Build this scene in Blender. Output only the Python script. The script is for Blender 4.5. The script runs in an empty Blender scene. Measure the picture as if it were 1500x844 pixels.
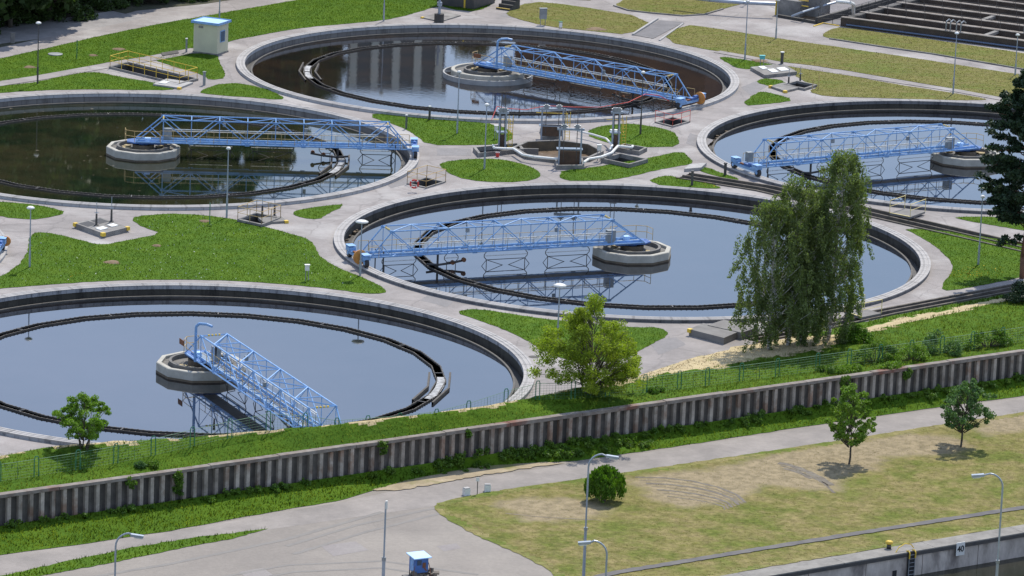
import bpy, math, random
import numpy as np
from mathutils import Vector, Matrix
from mathutils.geometry import delaunay_2d_cdt
R_ = math.radians
sc = bpy.context.scene
C = sc.collection
# ------------------------------------------------------------------ camera, sky, sun, exposure
FPX, PITCH, ROLL, CAMH = 6933.7, 0.2361564, 0.0408421, 90.5925      # focal length in photo pixels, pose
cam_d = bpy.data.cameras.new('camera'); cam = bpy.data.objects.new('camera', cam_d); C.objects.link(cam)
cam_d.sensor_width = 36.0; cam_d.lens = FPX/1500*36.0; cam_d.clip_start = 1; cam_d.clip_end = 9000
_F = Vector((0, math.cos(PITCH), -math.sin(PITCH))); _R0 = Vector((1, 0, 0)); _U0 = _R0.cross(_F)
_R = math.cos(ROLL)*_R0+math.sin(ROLL)*_U0; _U = -math.sin(ROLL)*_R0+math.cos(ROLL)*_U0
cam.matrix_world = Matrix(((_R.x, _U.x, -_F.x, 0), (_R.y, _U.y, -_F.y, 0), (_R.z, _U.z, -_F.z, CAMH), (0, 0, 0, 1)))
sc.camera = cam
SUN_EL, SUN_AZ = 57.0, 18.0          # azimuth clockwise from +Y
w = bpy.data.worlds.new('World'); sc.world = w; w.use_nodes = True
nt = w.node_tree; sky = nt.nodes.new('ShaderNodeTexSky'); sky.sky_type = 'NISHITA'; sky.sun_disc = False
sky.sun_elevation = R_(SUN_EL); sky.sun_rotation = R_(SUN_AZ); sky.air_density = 1.0; sky.dust_density = 0.4; sky.ozone_density = 1.6
bg = nt.nodes['Background']; bg.inputs['Strength'].default_value = 0.137
wtc = nt.nodes.new('ShaderNodeTexCoord'); wmp = nt.nodes.new('ShaderNodeMapping'); wmp.inputs['Scale'].default_value = (1, 1, 3.5)
wns = nt.nodes.new('ShaderNodeTexNoise'); wns.inputs['Scale'].default_value = 3.2; wns.inputs['Detail'].default_value = 5
wmr = nt.nodes.new('ShaderNodeMapRange'); wmr.inputs[1].default_value = .38; wmr.inputs[2].default_value = .72; wmr.inputs[3].default_value = .30; wmr.inputs[4].default_value = .70
wmx = nt.nodes.new('ShaderNodeMix'); wmx.data_type = 'RGBA'; wmx.inputs[7].default_value = (6.0, 7.3, 10.4, 1)      # added cloud tint over the whole sky, brightens and blues the water reflections
nt.links.new(wtc.outputs['Generated'], wmp.inputs['Vector']); nt.links.new(wmp.outputs[0], wns.inputs['Vector']); nt.links.new(wns.outputs[0], wmr.inputs[0])
nt.links.new(wmr.outputs[0], wmx.inputs[0]); nt.links.new(sky.outputs[0], wmx.inputs[6]); nt.links.new(wmx.outputs[2], bg.inputs['Color'])
sd = bpy.data.lights.new('sun', 'SUN'); sun = bpy.data.objects.new('sun', sd); C.objects.link(sun)
sd.energy = 4.4; sd.angle = R_(0.5); sd.color = (1.0, 0.94, 0.84)
sv = Vector((math.sin(R_(SUN_AZ))*math.cos(R_(SUN_EL)), math.cos(R_(SUN_AZ))*math.cos(R_(SUN_EL)), math.sin(R_(SUN_EL))))
sun.rotation_euler = sv.to_track_quat('Z', 'Y').to_euler(); sun.location = sv*300
sc.view_settings.view_transform = 'Standard'; sc.view_settings.look = 'None'; sc.view_settings.gamma = 1
sc.view_settings.exposure = 0.10; sc.view_settings.use_curve_mapping = False
sc.render.engine = 'CYCLES'

# ------------------------------------------------------------------ helpers
G0 = -0.30            # plant ground level (tank rims are z = 0)
RV = -2.20            # riverside level below the sheet pile wall
def W(px, py, z=G0):
    """ground point seen at photo pixel (1500 x 844)"""
    d = _F*FPX+_R*(px-750)-_U*(py-422); t = (z-CAMH)/d.z
    return Vector((d.x*t, d.y*t, z))
def WL(pts, z=G0): return [(W(x, y, z).x, W(x, y, z).y) for x, y in pts]

MATS = {}
def mat(name, col, rough=0.8, col2=None, scale=1.0, detail=4, col3=None, scale3=0.15, lo=.35, hi=.65, bump=0.0, bscale=20,
        metal=0.0, spec=None, obj=False, island=0.0, stretch=None, lo3=.5, hi3=.7, ior=None, fine=0.0, fscale=7.0, crack=0.0, cscale=.14):
    if name in MATS: return MATS[name]
    m = bpy.data.materials.new(name); m.use_nodes = True; MATS[name] = m
    n = m.node_tree.nodes; l = m.node_tree.links; b = n['Principled BSDF']
    b.inputs['Roughness'].default_value = rough; b.inputs['Metallic'].default_value = metal
    b.inputs['Base Color'].default_value = (*col, 1)
    if spec is not None: b.inputs['Specular IOR Level'].default_value = spec
    if ior: b.inputs['IOR'].default_value = ior
    if obj: tc = n.new('ShaderNodeTexCoord'); vec = tc.outputs['Object']
    else: g = n.new('ShaderNodeNewGeometry'); vec = g.outputs['Position']
    if stretch:
        mp = n.new('ShaderNodeMapping'); mp.inputs['Scale'].default_value = stretch; l.new(vec, mp.inputs['Vector']); vec = mp.outputs[0]
    cur = None
    def mix(a, bcol, fac):
        x = n.new('ShaderNodeMix'); x.data_type = 'RGBA'
        if isinstance(a, tuple): x.inputs[6].default_value = (*a, 1)
        else: l.new(a, x.inputs[6])
        x.inputs[7].default_value = (*bcol, 1); l.new(fac, x.inputs[0]); return x.outputs[2]
    def noise(s, lo, hi, det):
        t = n.new('ShaderNodeTexNoise'); t.inputs['Scale'].default_value = s; t.inputs['Detail'].default_value = det
        t.inputs['Roughness'].default_value = .6; l.new(vec, t.inputs['Vector'])
        r = n.new('ShaderNodeMapRange'); r.inputs[1].default_value = lo; r.inputs[2].default_value = hi
        l.new(t.outputs[0], r.inputs[0]); return r.outputs[0]
    cur = col
    if col2: cur = mix(cur, col2, noise(scale, lo, hi, detail))
    if col3: cur = mix(cur, col3, noise(scale3, lo3, hi3, 5))
    if island:
        g2 = n.new('ShaderNodeNewGeometry'); hsv = n.new('ShaderNodeHueSaturation')
        mr = n.new('ShaderNodeMapRange'); mr.inputs[3].default_value = 1-island; mr.inputs[4].default_value = 1+island
        l.new(g2.outputs['Random Per Island'], mr.inputs[0]); l.new(mr.outputs[0], hsv.inputs['Value'])
        if isinstance(cur, tuple): hsv.inputs['Color'].default_value = (*cur, 1)
        else: l.new(cur, hsv.inputs['Color'])
        cur = hsv.outputs[0]
    if fine:
        t = n.new('ShaderNodeTexNoise'); t.inputs['Scale'].default_value = fscale; t.inputs['Detail'].default_value = 5; t.inputs['Roughness'].default_value = .75
        l.new(vec, t.inputs['Vector']); mr = n.new('ShaderNodeMapRange'); mr.inputs[1].default_value = .3; mr.inputs[2].default_value = .7
        mr.inputs[3].default_value = 1-fine; mr.inputs[4].default_value = 1+fine; l.new(t.outputs[0], mr.inputs[0])
        hsv = n.new('ShaderNodeHueSaturation'); l.new(mr.outputs[0], hsv.inputs['Value'])
        if isinstance(cur, tuple): hsv.inputs['Color'].default_value = (*cur, 1)
        else: l.new(cur, hsv.inputs['Color'])
        cur = hsv.outputs[0]
    if crack:
        dn = n.new('ShaderNodeTexNoise'); dn.inputs['Scale'].default_value = .8; l.new(vec, dn.inputs['Vector'])
        ad = n.new('ShaderNodeVectorMath'); ad.operation = 'MULTIPLY_ADD'; ad.inputs[1].default_value = (1.2, 1.2, 0); l.new(dn.outputs['Color'], ad.inputs[0]); l.new(vec, ad.inputs[2])
        vo = n.new('ShaderNodeTexVoronoi'); vo.feature = 'DISTANCE_TO_EDGE'; vo.inputs['Scale'].default_value = cscale; l.new(ad.outputs[0], vo.inputs['Vector'])
        mr = n.new('ShaderNodeMapRange'); mr.inputs[1].default_value = .006; mr.inputs[2].default_value = .014; mr.inputs[3].default_value = crack; mr.inputs[4].default_value = 0
        l.new(vo.outputs['Distance'], mr.inputs[0]); cur = mix(cur, tuple(c*.35 for c in col), mr.outputs[0])
    if not isinstance(cur, tuple): l.new(cur, b.inputs['Base Color'])
    if bump:
        t = n.new('ShaderNodeTexNoise'); t.inputs['Scale'].default_value = bscale; t.inputs['Detail'].default_value = 4
        l.new(vec, t.inputs['Vector']); bp = n.new('ShaderNodeBump'); bp.inputs['Strength'].default_value = 1
        bp.inputs['Distance'].default_value = bump; l.new(t.outputs[0], bp.inputs['Height']); l.new(bp.outputs[0], b.inputs['Normal'])
    return m

def leafmat(name, c1, c2, isl=.35, trans=.35, sc_=.6, up=False):
    m = mat(name, c1, .6, c2, sc_, island=isl, lo=.35, hi=.65)
    n = m.node_tree.nodes; l = m.node_tree.links; b = n['Principled BSDF']; out = n['Material Output']
    tr = n.new('ShaderNodeBsdfTranslucent'); src = b.inputs['Base Color'].links[0].from_socket
    br = n.new('ShaderNodeMix'); br.data_type = 'RGBA'; br.blend_type = 'MULTIPLY'; br.inputs[0].default_value = 1
    l.new(src, br.inputs[6]); br.inputs[7].default_value = (1.5, 1.7, .6, 1); l.new(br.outputs[2], tr.inputs['Color'])
    mx = n.new('ShaderNodeMixShader'); mx.inputs[0].default_value = trans
    l.new(b.outputs[0], mx.inputs[1]); l.new(tr.outputs[0], mx.inputs[2]); l.new(mx.outputs[0], out.inputs[0])
    b.inputs['Specular IOR Level'].default_value = 0 if up else .3
    if up:
        cx = n.new('ShaderNodeCombineXYZ'); cx.inputs[2].default_value = 1; l.new(cx.outputs[0], b.inputs['Normal']); l.new(cx.outputs[0], tr.inputs['Normal'])
    return m

class MB:
    def __init__(s): s.v = []; s.f = []; s.mi = []; s.cm = 0
    def add(s, vs, fs):
        k = len(s.v); s.v += [tuple(v) for v in vs]; s.f += [tuple(i+k for i in f) for f in fs]; s.mi += [s.cm]*len(fs); return s
    def box(s, c, d, rz=0.0, tilt=None):
        x, y, z = d[0]/2, d[1]/2, d[2]/2
        M = Matrix.Rotation(rz, 3, 'Z')
        if tilt: M = M @ Matrix.Rotation(tilt[1], 3, tilt[0])
        vs = [M @ Vector((a*x, b*y, e*z))+Vector(c) for a in (-1, 1) for b in (-1, 1) for e in (-1, 1)]
        return s.add(vs, [(0, 1, 3, 2), (4, 6, 7, 5), (0, 4, 5, 1), (2, 3, 7, 6), (0, 2, 6, 4), (1, 5, 7, 3)])
    def bar(s, p, q, r=.05, n=5, r2=None):
        p = Vector(p); q = Vector(q); d = q-p
        if d.length < 1e-5: return s
        d.normalize(); a = d.cross(Vector((0, 0, 1)))
        if a.length < .05: a = d.cross(Vector((1, 0, 0)))
        a.normalize(); b = d.cross(a); r2 = r if r2 is None else r2
        vs = []
        for i in range(n):
            t = 2*math.pi*i/n; o = a*math.cos(t)+b*math.sin(t); vs += [p+o*r, q+o*r2]
        fs = [(2*i, 2*((i+1) % n), 2*((i+1) % n)+1, 2*i+1) for i in range(n)]
        fs += [tuple(2*i for i in reversed(range(n))), tuple(2*i+1 for i in range(n))]
        return s.add(vs, fs)
    def path(s, pts, r=.05, n=6):
        for a, b in zip(pts[:-1], pts[1:]): s.bar(a, b, r, n)
        return s
    def prism(s, poly, z0, z1):
        n = len(poly); vs = [(x, y, z0) for x, y in poly]+[(x, y, z1) for x, y in poly]
        ar = sum(poly[i][0]*poly[(i+1) % n][1]-poly[(i+1) % n][0]*poly[i][1] for i in range(n))
        fs = [tuple(range(n, 2*n)), tuple(reversed(range(n)))]+[(i, (i+1) % n, n+(i+1) % n, n+i) for i in range(n)]
        if ar < 0: fs = [tuple(reversed(f)) for f in fs]
        return s.add(vs, fs)
    def lathe(s, prof, n=96, closed=True, a0=0, a1=2*math.pi, off=0.0):
        full = abs(a1-a0-2*math.pi) < 1e-6; m = n if full else n+1; k = len(prof); vs = []
        for i in range(m):
            a = a0+(a1-a0)*i/n+off
            vs += [(r*math.cos(a), r*math.sin(a), z) for r, z in prof]
        fs = []
        for i in range(n):
            j = (i+1) % m
            for q in range(k if closed else k-1):
                q2 = (q+1) % k; fs.append((i*k+q, j*k+q, j*k+q2, i*k+q2))
        return s.add(vs, fs)
    def disc(s, r, z, n=96):
        return s.add([(r*math.cos(2*math.pi*i/n), r*math.sin(2*math.pi*i/n), z) for i in range(n)], [tuple(range(n))])
    def build(s, name, m, parent=None, smooth=False, loc=None):
        me = bpy.data.meshes.new(name); me.from_pydata(s.v, [], s.f)
        ms = m if isinstance(m, (list, tuple)) else [m]
        for x in ms: me.materials.append(x)
        if len(ms) > 1: me.polygons.foreach_set('material_index', s.mi)
        if smooth: me.polygons.foreach_set('use_smooth', [True]*len(me.polygons))
        me.update(); o = bpy.data.objects.new(name, me); C.objects.link(o)
        if parent is not None: o.parent = parent
        if loc is not None: o.location = loc
        return o
def tag(o, label=None, cat=None, group=None, kind=None):
    if label: o['label'] = label
    if cat: o['category'] = cat
    if group: o['group'] = group
    if kind: o['kind'] = kind
    return o
def thing(name, label, cat, loc=(0, 0, 0), rz=0.0, group=None):
    o = bpy.data.objects.new(name, None); C.objects.link(o); o.location = loc; o.rotation_euler = (0, 0, rz)
    o.empty_display_size = .3
    return tag(o, label, cat, group)
def npmesh(name, V, F4, m, parent=None, loc=None, tri=False):
    k = 3 if tri else 4
    me = bpy.data.meshes.new(name); me.vertices.add(len(V)); me.vertices.foreach_set('co', np.asarray(V, np.float32).ravel())
    me.loops.add(F4.size); me.loops.foreach_set('vertex_index', F4.astype(np.int32).ravel())
    me.polygons.add(len(F4)); me.polygons.foreach_set('loop_start', np.arange(0, F4.size, k, dtype=np.int32))
    me.polygons.foreach_set('loop_total', np.full(len(F4), k, np.int32))
    me.materials.append(m); me.update(calc_edges=True)
    o = bpy.data.objects.new(name, me); C.objects.link(o)
    if parent is not None: o.parent = parent
    if loc is not None: o.location = loc
    return o
def inside(poly, P):
    x, y = P[:, 0], P[:, 1]; c = np.zeros(len(P), bool); n = len(poly)
    for i in range(n):
        x1, y1 = poly[i]; x2, y2 = poly[(i+1) % n]
        k = ((y1 > y) != (y2 > y)) & (x < (x2-x1)*(y-y1)/((y2-y1) or 1e-9)+x1); c ^= k
    return c
def sheet(name, outer, holes, z, m, kind='structure', thick=0, parent=None):
    vs = [Vector(p) for p in outer]; es = [(i, (i+1) % len(outer)) for i in range(len(outer))]
    for h in holes:
        k = len(vs); vs += [Vector(p) for p in h]; es += [(k+i, k+(i+1) % len(h)) for i in range(len(h))]
    V, E_, F_, *_r = delaunay_2d_cdt(vs, es, [], 0, 1e-6)
    cen = np.array([[sum(V[i].x for i in f)/3, sum(V[i].y for i in f)/3] for f in F_])
    ok = inside(outer, cen)
    for h in holes: ok &= ~inside(h, cen)
    F2 = []
    for f, k in zip(F_, ok):
        if not k: continue
        a, b, c = [V[i] for i in f]
        F2.append(tuple(f) if (b-a).cross(c-a) > 0 else tuple(reversed(f)))
    mb = MB(); mb.add([(v.x, v.y, z) for v in V], F2)
    o = mb.build(name, m, parent)
    if kind: o['kind'] = kind
    return o
def smooth_poly(pts, it=2):
    for _ in range(it):
        out = []
        for i in range(len(pts)):
            a = pts[i]; b = pts[(i+1) % len(pts)]
            out += [(a[0]*.75+b[0]*.25, a[1]*.75+b[1]*.25), (a[0]*.25+b[0]*.75, a[1]*.25+b[1]*.75)]
        pts = out
    return pts
def wobble(poly, step=.5, amp=.12, seed=0):
    rg = random.Random(seed); out = []
    for i in range(len(poly)):
        a = Vector(poly[i]); b = Vector(poly[(i+1) % len(poly)]); n = max(1, min(60, int((b-a).length/step)))
        for k in range(n):
            p = a.lerp(b, k/n); out.append((p.x+rg.uniform(-amp, amp), p.y+rg.uniform(-amp, amp)))
    return out

# ------------------------------------------------------------------ materials
M_pave = mat('worn_asphalt', (.280, .252, .236), .9, (.210, .190, .178), .30, 9, col3=(.37, .35, .33), scale3=.12, bump=.01, bscale=8, fine=.10, fscale=2.2, crack=.28)
M_road = mat('road_asphalt', (.27, .255, .245), .9, (.20, .19, .185), .5, 6, col3=(.33, .31, .29), scale3=.09, bump=.01, bscale=8, fine=.12, fscale=2.5)
M_dark_road = mat('dark_asphalt', (.13, .125, .125), .9, (.18, .17, .17), .6, 6)
M_apron = mat('pale_apron', (.235, .208, .180), .9, (.200, .178, .155), .22, 7, col3=(.275, .245, .21), scale3=.07, bump=.015, bscale=5, fine=.10, fscale=3.5)
M_lane = mat('pale_lane', (.280, .250, .225), .9, (.205, .185, .168), .3, 7, bump=.01, bscale=6, fine=.10, fscale=2.5)
M_grass = mat('lush_grass', (.050, .110, .005), .95, (.080, .145, .008), .5, 8, col3=(.055, .115, .008), scale3=.16, bump=.08, bscale=3.5, spec=.15)
M_mown = mat('mown_grass', (.122, .130, .024), .95, (.180, .158, .058), .9, 8, col3=(.105, .140, .024), scale3=.12, bump=.05, bscale=4, spec=.15, stretch=(1, 2.2, 1), fine=.30, fscale=1.6)
M_blade = leafmat('grass_blades', (.044, .108, .002), (.092, .160, .005), .40, .1, .7, True)
M_mblade = leafmat('mown_blades', (.118, .130, .020), (.190, .165, .058), .42, .1, .5, True)
M_slope = leafmat('slope_blades', (.085, .150, .010), (.165, .22, .03), .42, .1, .6, True)
M_weed = leafmat('verge_weeds', (.085, .155, .008), (.155, .225, .018), .45, .1, .4, True)
M_drytuft = leafmat('dry_tufts', (.28, .245, .12), (.22, .205, .08), .15, .1, .8, True)
M_flower = mat('yellow_flowers', (.75, .50, .02), .8, island=.3)
M_straw = mat('cut_straw', (.48, .39, .215), .95, (.36, .28, .15), 1.2, 8, col3=(.18, .20, .05), scale3=.3, lo3=.60, hi3=.70, bump=.06, bscale=4)
M_strawb = mat('straw_stalks', (.52, .43, .25), .9, (.36, .28, .15), .8, island=.35)
M_dry = mat('dry_lawn', (.165, .160, .046), .95, (.25, .21, .095), .45, 9, col3=(.115, .145, .028), scale3=.16, lo3=.48, hi3=.62, bump=.06, bscale=3, spec=.15, fine=.32, fscale=1.5, stretch=(1, 1.7, 1))
M_bare = mat('bare_soil', (.36, .295, .195), .95, (.27, .215, .135), .5, 9, col3=(.19, .18, .065), scale3=.35, lo3=.50, hi3=.66, bump=.04, bscale=3, fine=.2, fscale=1.6)
M_mud = mat('wet_mud', (.075, .058, .04), .7, (.14, .12, .09), 2.0, bump=.05, bscale=5)
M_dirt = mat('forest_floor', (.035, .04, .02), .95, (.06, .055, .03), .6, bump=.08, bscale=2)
M_conc = mat('pale_concrete', (.38, .37, .35), .85, (.29, .28, .27), .9, 6, col3=(.22, .21, .19), scale3=.25, lo3=.55, hi3=.7)
M_conc2 = mat('weathered_concrete', (.22, .21, .19), .9, (.14, .13, .12), 1.1, 7, col3=(.30, .285, .26), scale3=.5)
M_darkconc = mat('damp_concrete', (.075, .07, .062), .8, (.045, .042, .038), 1.2, 6)
M_island = mat('island_concrete', (.44, .42, .36), .85, (.34, .32, .27), 1.4, 6)
M_silt = mat('silt_stain', (.16, .12, .08), .9, (.10, .08, .055), 1.5, 6)
M_ring = mat('inner_ring_concrete', (.17, .16, .145), .85, (.11, .105, .095), 1.5, 6)
M_blue = mat('sky_blue_paint', (.15, .31, .58), .5, (.24, .40, .61), .8, 6, col3=(.16, .13, .13), scale3=1.6, lo3=.66, hi3=.72, fine=.2, fscale=2.5)
M_pale = mat('faded_blue_paint', (.27, .45, .72), .45, (.19, .37, .64), .8, 6, col3=(.20, .16, .14), scale3=1.6, lo3=.66, hi3=.72, fine=.15, fscale=2.5)
M_blued = mat('deep_blue_paint', (.05, .15, .42), .55, (.035, .10, .28), 1.0, 4)
M_roofblue = mat('light_blue_sheet', (.45, .66, .93), .45, (.38, .58, .88), .8)
M_white = mat('white_paint', (.74, .74, .70), .5, (.62, .61, .56), 1.0)
M_cream = mat('cream_render', (.56, .54, .38), .85, (.50, .48, .34), .8, col3=(.36, .34, .25), scale3=.5, lo3=.6, hi3=.75)
M_yel = mat('yellow_paint', (.72, .50, .04), .6, (.60, .40, .05), 2)
M_tan = mat('faded_yellow_rail', (.52, .38, .15), .65, (.40, .27, .12), 2)
M_rust = mat('rust', (.22, .09, .04), .9, (.14, .06, .03), 2)
M_orange = mat('orange_guard', (.62, .27, .05), .55, (.5, .2, .05), 2)
M_red = mat('red_paint', (.55, .045, .035), .6)
M_redrail = mat('faded_red_rail', (.62, .13, .10), .6)
M_black = mat('black_rubber', (.02, .02, .022), .6)
M_steel = mat('grey_steel', (.30, .32, .33), .45, (.22, .235, .24), 1.5, metal=.3)
M_galv = mat('galvanised_pole', (.36, .40, .45), .45, (.28, .32, .37), 1.5, metal=.35)
M_dsteel = mat('dark_steel', (.05, .05, .052), .6, (.08, .07, .06), 2)
M_green = mat('green_post', (.03, .16, .085), .5)
M_wire = mat('green_wire', (.06, .15, .08), .7)
M_grate = mat('deck_grating', (.20, .26, .33), .7, (.14, .19, .25), 3)
M_brown = mat('brown_gate_plate', (.10, .055, .03), .75, (.06, .035, .02), 2)
M_glass = mat('window_glass', (.03, .06, .10), .1, spec=.6)
M_gwin = mat('facade_glass', (.06, .07, .08), .15, spec=.6)
M_brick = mat('brown_cladding', (.12, .055, .035), .8, (.09, .04, .028), .5)
M_bark = mat('tree_bark', (.10, .08, .06), .9, (.06, .05, .035), 3)
M_birch = mat('birch_bark', (.50, .48, .44), .8, (.10, .09, .08), 2.2, lo=.5, hi=.6, stretch=(1, 1, 3))
M_pinebark = mat('pine_bark', (.21, .10, .055), .9, (.12, .065, .04), 2)
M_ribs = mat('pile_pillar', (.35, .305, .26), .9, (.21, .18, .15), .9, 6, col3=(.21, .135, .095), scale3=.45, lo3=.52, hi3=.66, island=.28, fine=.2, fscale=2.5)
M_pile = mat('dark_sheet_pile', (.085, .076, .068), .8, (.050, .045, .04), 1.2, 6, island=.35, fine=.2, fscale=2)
M_cap = mat('wall_cap', (.24, .215, .19), .85, (.15, .12, .10), 1.2, 8, col3=(.16, .07, .05), scale3=.18, lo3=.55, hi3=.64, fine=.15, fscale=3)
M_quay = mat('quay_concrete', (.58, .51, .44), .9, (.38, .33, .28), .7, 8, col3=(.13, .11, .10), scale3=.35, lo3=.52, hi3=.66, stretch=(1, 1, .4), fine=.2, fscale=2)

def wallmat(name, c1, c2, cstain, joint=1.0):
    """vertical run-down stains and block joints round a tank, in the tank's own cylindrical coordinates"""
    m = bpy.data.materials.new(name); m.use_nodes = True; n = m.node_tree.nodes; l = m.node_tree.links; b = n['Principled BSDF']
    b.inputs['Roughness'].default_value = .85
    tc = n.new('ShaderNodeTexCoord'); sp = n.new('ShaderNodeSeparateXYZ'); l.new(tc.outputs['Object'], sp.inputs[0])
    at = n.new('ShaderNodeMath'); at.operation = 'ARCTAN2'; l.new(sp.outputs[1], at.inputs[0]); l.new(sp.outputs[0], at.inputs[1])
    mu = n.new('ShaderNodeMath'); mu.operation = 'MULTIPLY'; mu.inputs[1].default_value = 24.6; l.new(at.outputs[0], mu.inputs[0])
    zz = n.new('ShaderNodeMath'); zz.operation = 'MULTIPLY'; zz.inputs[1].default_value = .25; l.new(sp.outputs[2], zz.inputs[0])
    cb = n.new('ShaderNodeCombineXYZ'); l.new(mu.outputs[0], cb.inputs[0]); l.new(zz.outputs[0], cb.inputs[1])
    def ns(s, lo, hi, det=5):
        t = n.new('ShaderNodeTexNoise'); t.inputs['Scale'].default_value = s; t.inputs['Detail'].default_value = det; t.inputs['Roughness'].default_value = .65
        l.new(cb.outputs[0], t.inputs['Vector']); r = n.new('ShaderNodeMapRange'); r.inputs[1].default_value = lo; r.inputs[2].default_value = hi
        l.new(t.outputs[0], r.inputs[0]); return r.outputs[0]
    def mix(a, c, f):
        x = n.new('ShaderNodeMix'); x.data_type = 'RGBA'
        if isinstance(a, tuple): x.inputs[6].default_value = (*a, 1)
        else: l.new(a, x.inputs[6])
        x.inputs[7].default_value = (*c, 1); l.new(f, x.inputs[0]); return x.outputs[2]
    cur = mix(c1, c2, ns(.25, .35, .65)); cur = mix(cur, cstain, ns(1.1, .50, .66))
    fr = n.new('ShaderNodeMath'); fr.operation = 'FRACT'; dv = n.new('ShaderNodeMath'); dv.operation = 'DIVIDE'; dv.inputs[1].default_value = joint
    l.new(mu.outputs[0], dv.inputs[0]); l.new(dv.outputs[0], fr.inputs[0])
    lt = n.new('ShaderNodeMath'); lt.operation = 'LESS_THAN'; lt.inputs[1].default_value = .07; l.new(fr.outputs[0], lt.inputs[0])
    hf = n.new('ShaderNodeMath'); hf.operation = 'MULTIPLY'; hf.inputs[1].default_value = .6; l.new(lt.outputs[0], hf.inputs[0])
    cur = mix(cur, tuple(c*.45 for c in c1), hf.outputs[0])
    l.new(cur, b.inputs['Base Color']); return m
M_wallA = wallmat('grey_basin_wall', (.23, .215, .195), (.17, .155, .145), (.11, .10, .09), 1.6)
M_wallB = wallmat('stained_basin_wall', (.070, .062, .048), (.040, .036, .028), (.018, .016, .013), 1.3)
M_cop = wallmat('coping_band', (.42, .42, .42), (.36, .36, .36), (.30, .30, .30), 1.5)
M_cop2 = wallmat('streaked_coping', (.36, .36, .37), (.27, .27, .28), (.05, .05, .06), 1.2)
M_copC = wallmat('dark_coping', (.17, .17, .175), (.11, .11, .115), (.035, .035, .042), 1.2)
M_rim = wallmat('rim_top', (.40, .38, .36), (.32, .305, .29), (.24, .23, .22), 3.0)
M_track = wallmat('wheel_track', (.30, .29, .28), (.24, .235, .225), (.18, .175, .17), 3.0)

def watermat(name, base, base2, rough, bump, bscale, ior=1.45, scum=None, sc_=.25, stretch=(1, 1, 1)):
    m = bpy.data.materials.new(name); m.use_nodes = True; n = m.node_tree.nodes; l = m.node_tree.links; b = n['Principled BSDF']
    b.inputs['Roughness'].default_value = rough; b.inputs['IOR'].default_value = ior
    g = n.new('ShaderNodeNewGeometry'); mp = n.new('ShaderNodeMapping'); mp.inputs['Scale'].default_value = stretch
    l.new(g.outputs['Position'], mp.inputs['Vector'])
    t = n.new('ShaderNodeTexNoise'); t.inputs['Scale'].default_value = sc_; t.inputs['Detail'].default_value = 7; t.inputs['Roughness'].default_value = .65
    l.new(mp.outputs[0], t.inputs['Vector'])
    r = n.new('ShaderNodeMapRange'); r.inputs[1].default_value = .4; r.inputs[2].default_value = .62; l.new(t.outputs[0], r.inputs[0])
    x = n.new('ShaderNodeMix'); x.data_type = 'RGBA'; x.inputs[6].default_value = (*base, 1); x.inputs[7].default_value = (*base2, 1)
    l.new(r.outputs[0], x.inputs[0]); cur = x.outputs[2]
    if scum:
        t2 = n.new('ShaderNodeTexNoise'); t2.inputs['Scale'].default_value = 1.3; t2.inputs['Detail'].default_value = 8; l.new(mp.outputs[0], t2.inputs['Vector'])
        r2 = n.new('ShaderNodeMapRange'); r2.inputs[1].default_value = .70; r2.inputs[2].default_value = .74; l.new(t2.outputs[0], r2.inputs[0])
        y = n.new('ShaderNodeMix'); y.data_type = 'RGBA'; l.new(cur, y.inputs[6]); y.inputs[7].default_value = (*scum, 1); l.new(r2.outputs[0], y.inputs[0])
        cur = y.outputs[2]
    l.new(cur, b.inputs['Base Color'])
    if bump:
        t3 = n.new('ShaderNodeTexNoise'); t3.inputs['Scale'].default_value = bscale; t3.inputs['Detail'].default_value = 3; l.new(g.outputs['Position'], t3.inputs['Vector'])
        t4 = n.new('ShaderNodeTexNoise'); t4.inputs['Scale'].default_value = .12; t4.inputs['Detail'].default_value = 2; l.new(g.outputs['Position'], t4.inputs['Vector'])
        mm = n.new('ShaderNodeMath'); mm.operation = 'MULTIPLY'; l.new(t3.outputs[0], mm.inputs[0]); l.new(t4.outputs[0], mm.inputs[1])
        bp = n.new('ShaderNodeBump'); bp.inputs['Distance'].default_value = bump; l.new(mm.outputs[0], bp.inputs['Height']); l.new(bp.outputs[0], b.inputs['Normal'])
    return m
M_wcalm = watermat('calm_water', (.006, .007, .009), (.012, .012, .014), .02, .0018, 1.6, 2.6)
M_wA = watermat('rippled_water', (.014, .013, .012), (.028, .020, .014), .03, .007, 2.6, 1.75)
M_wB = watermat('murky_water', (.008, .015, .008), (.030, .028, .014), .03, .0012, 2.0, 1.6, scum=(.20, .17, .12), sc_=.10)
M_wriver = watermat('river_water', (.020, .022, .014), (.030, .028, .018), .05, .01, 1.5, 1.33)
M_sludge = mat('brown_sludge', (.10, .065, .035), .35, (.16, .11, .07), 1.5, 8, col3=(.24, .20, .16), scale3=1.2, lo3=.6, hi3=.7, bump=.02, bscale=4)
M_foam = mat('white_foam', (.50, .50, .49), .8, (.16, .16, .16), 2.2, bump=.05, bscale=6)
M_trough = mat('trough_bed', (.035, .035, .033), .5, (.06, .055, .05), 2)
M_weir = mat('weir_wall', (.085, .072, .058), .8, (.05, .044, .037), 1.5, 6)
M_tooth = mat('weir_teeth', (.22, .20, .17), .7, (.06, .05, .045), 1.5)

M_dandelion = mat('seed_heads', (.55, .58, .45), .9)
# ------------------------------------------------------------------ positions of the tanks
TK = {'A': (-3.33, 470.40), 'B': (-34.44, 426.32), 'C': (42.35, 438.69), 'D': (10.08, 393.20), 'E': (-23.40, 348.45), 'F': (-67.45, 381.6)}
WZ = -0.82            # tank water level
def circ(c, r, n=128): return [(c[0]+r*math.cos(2*math.pi*i/n), c[1]+r*math.sin(2*math.pi*i/n)) for i in range(n)]

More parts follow.
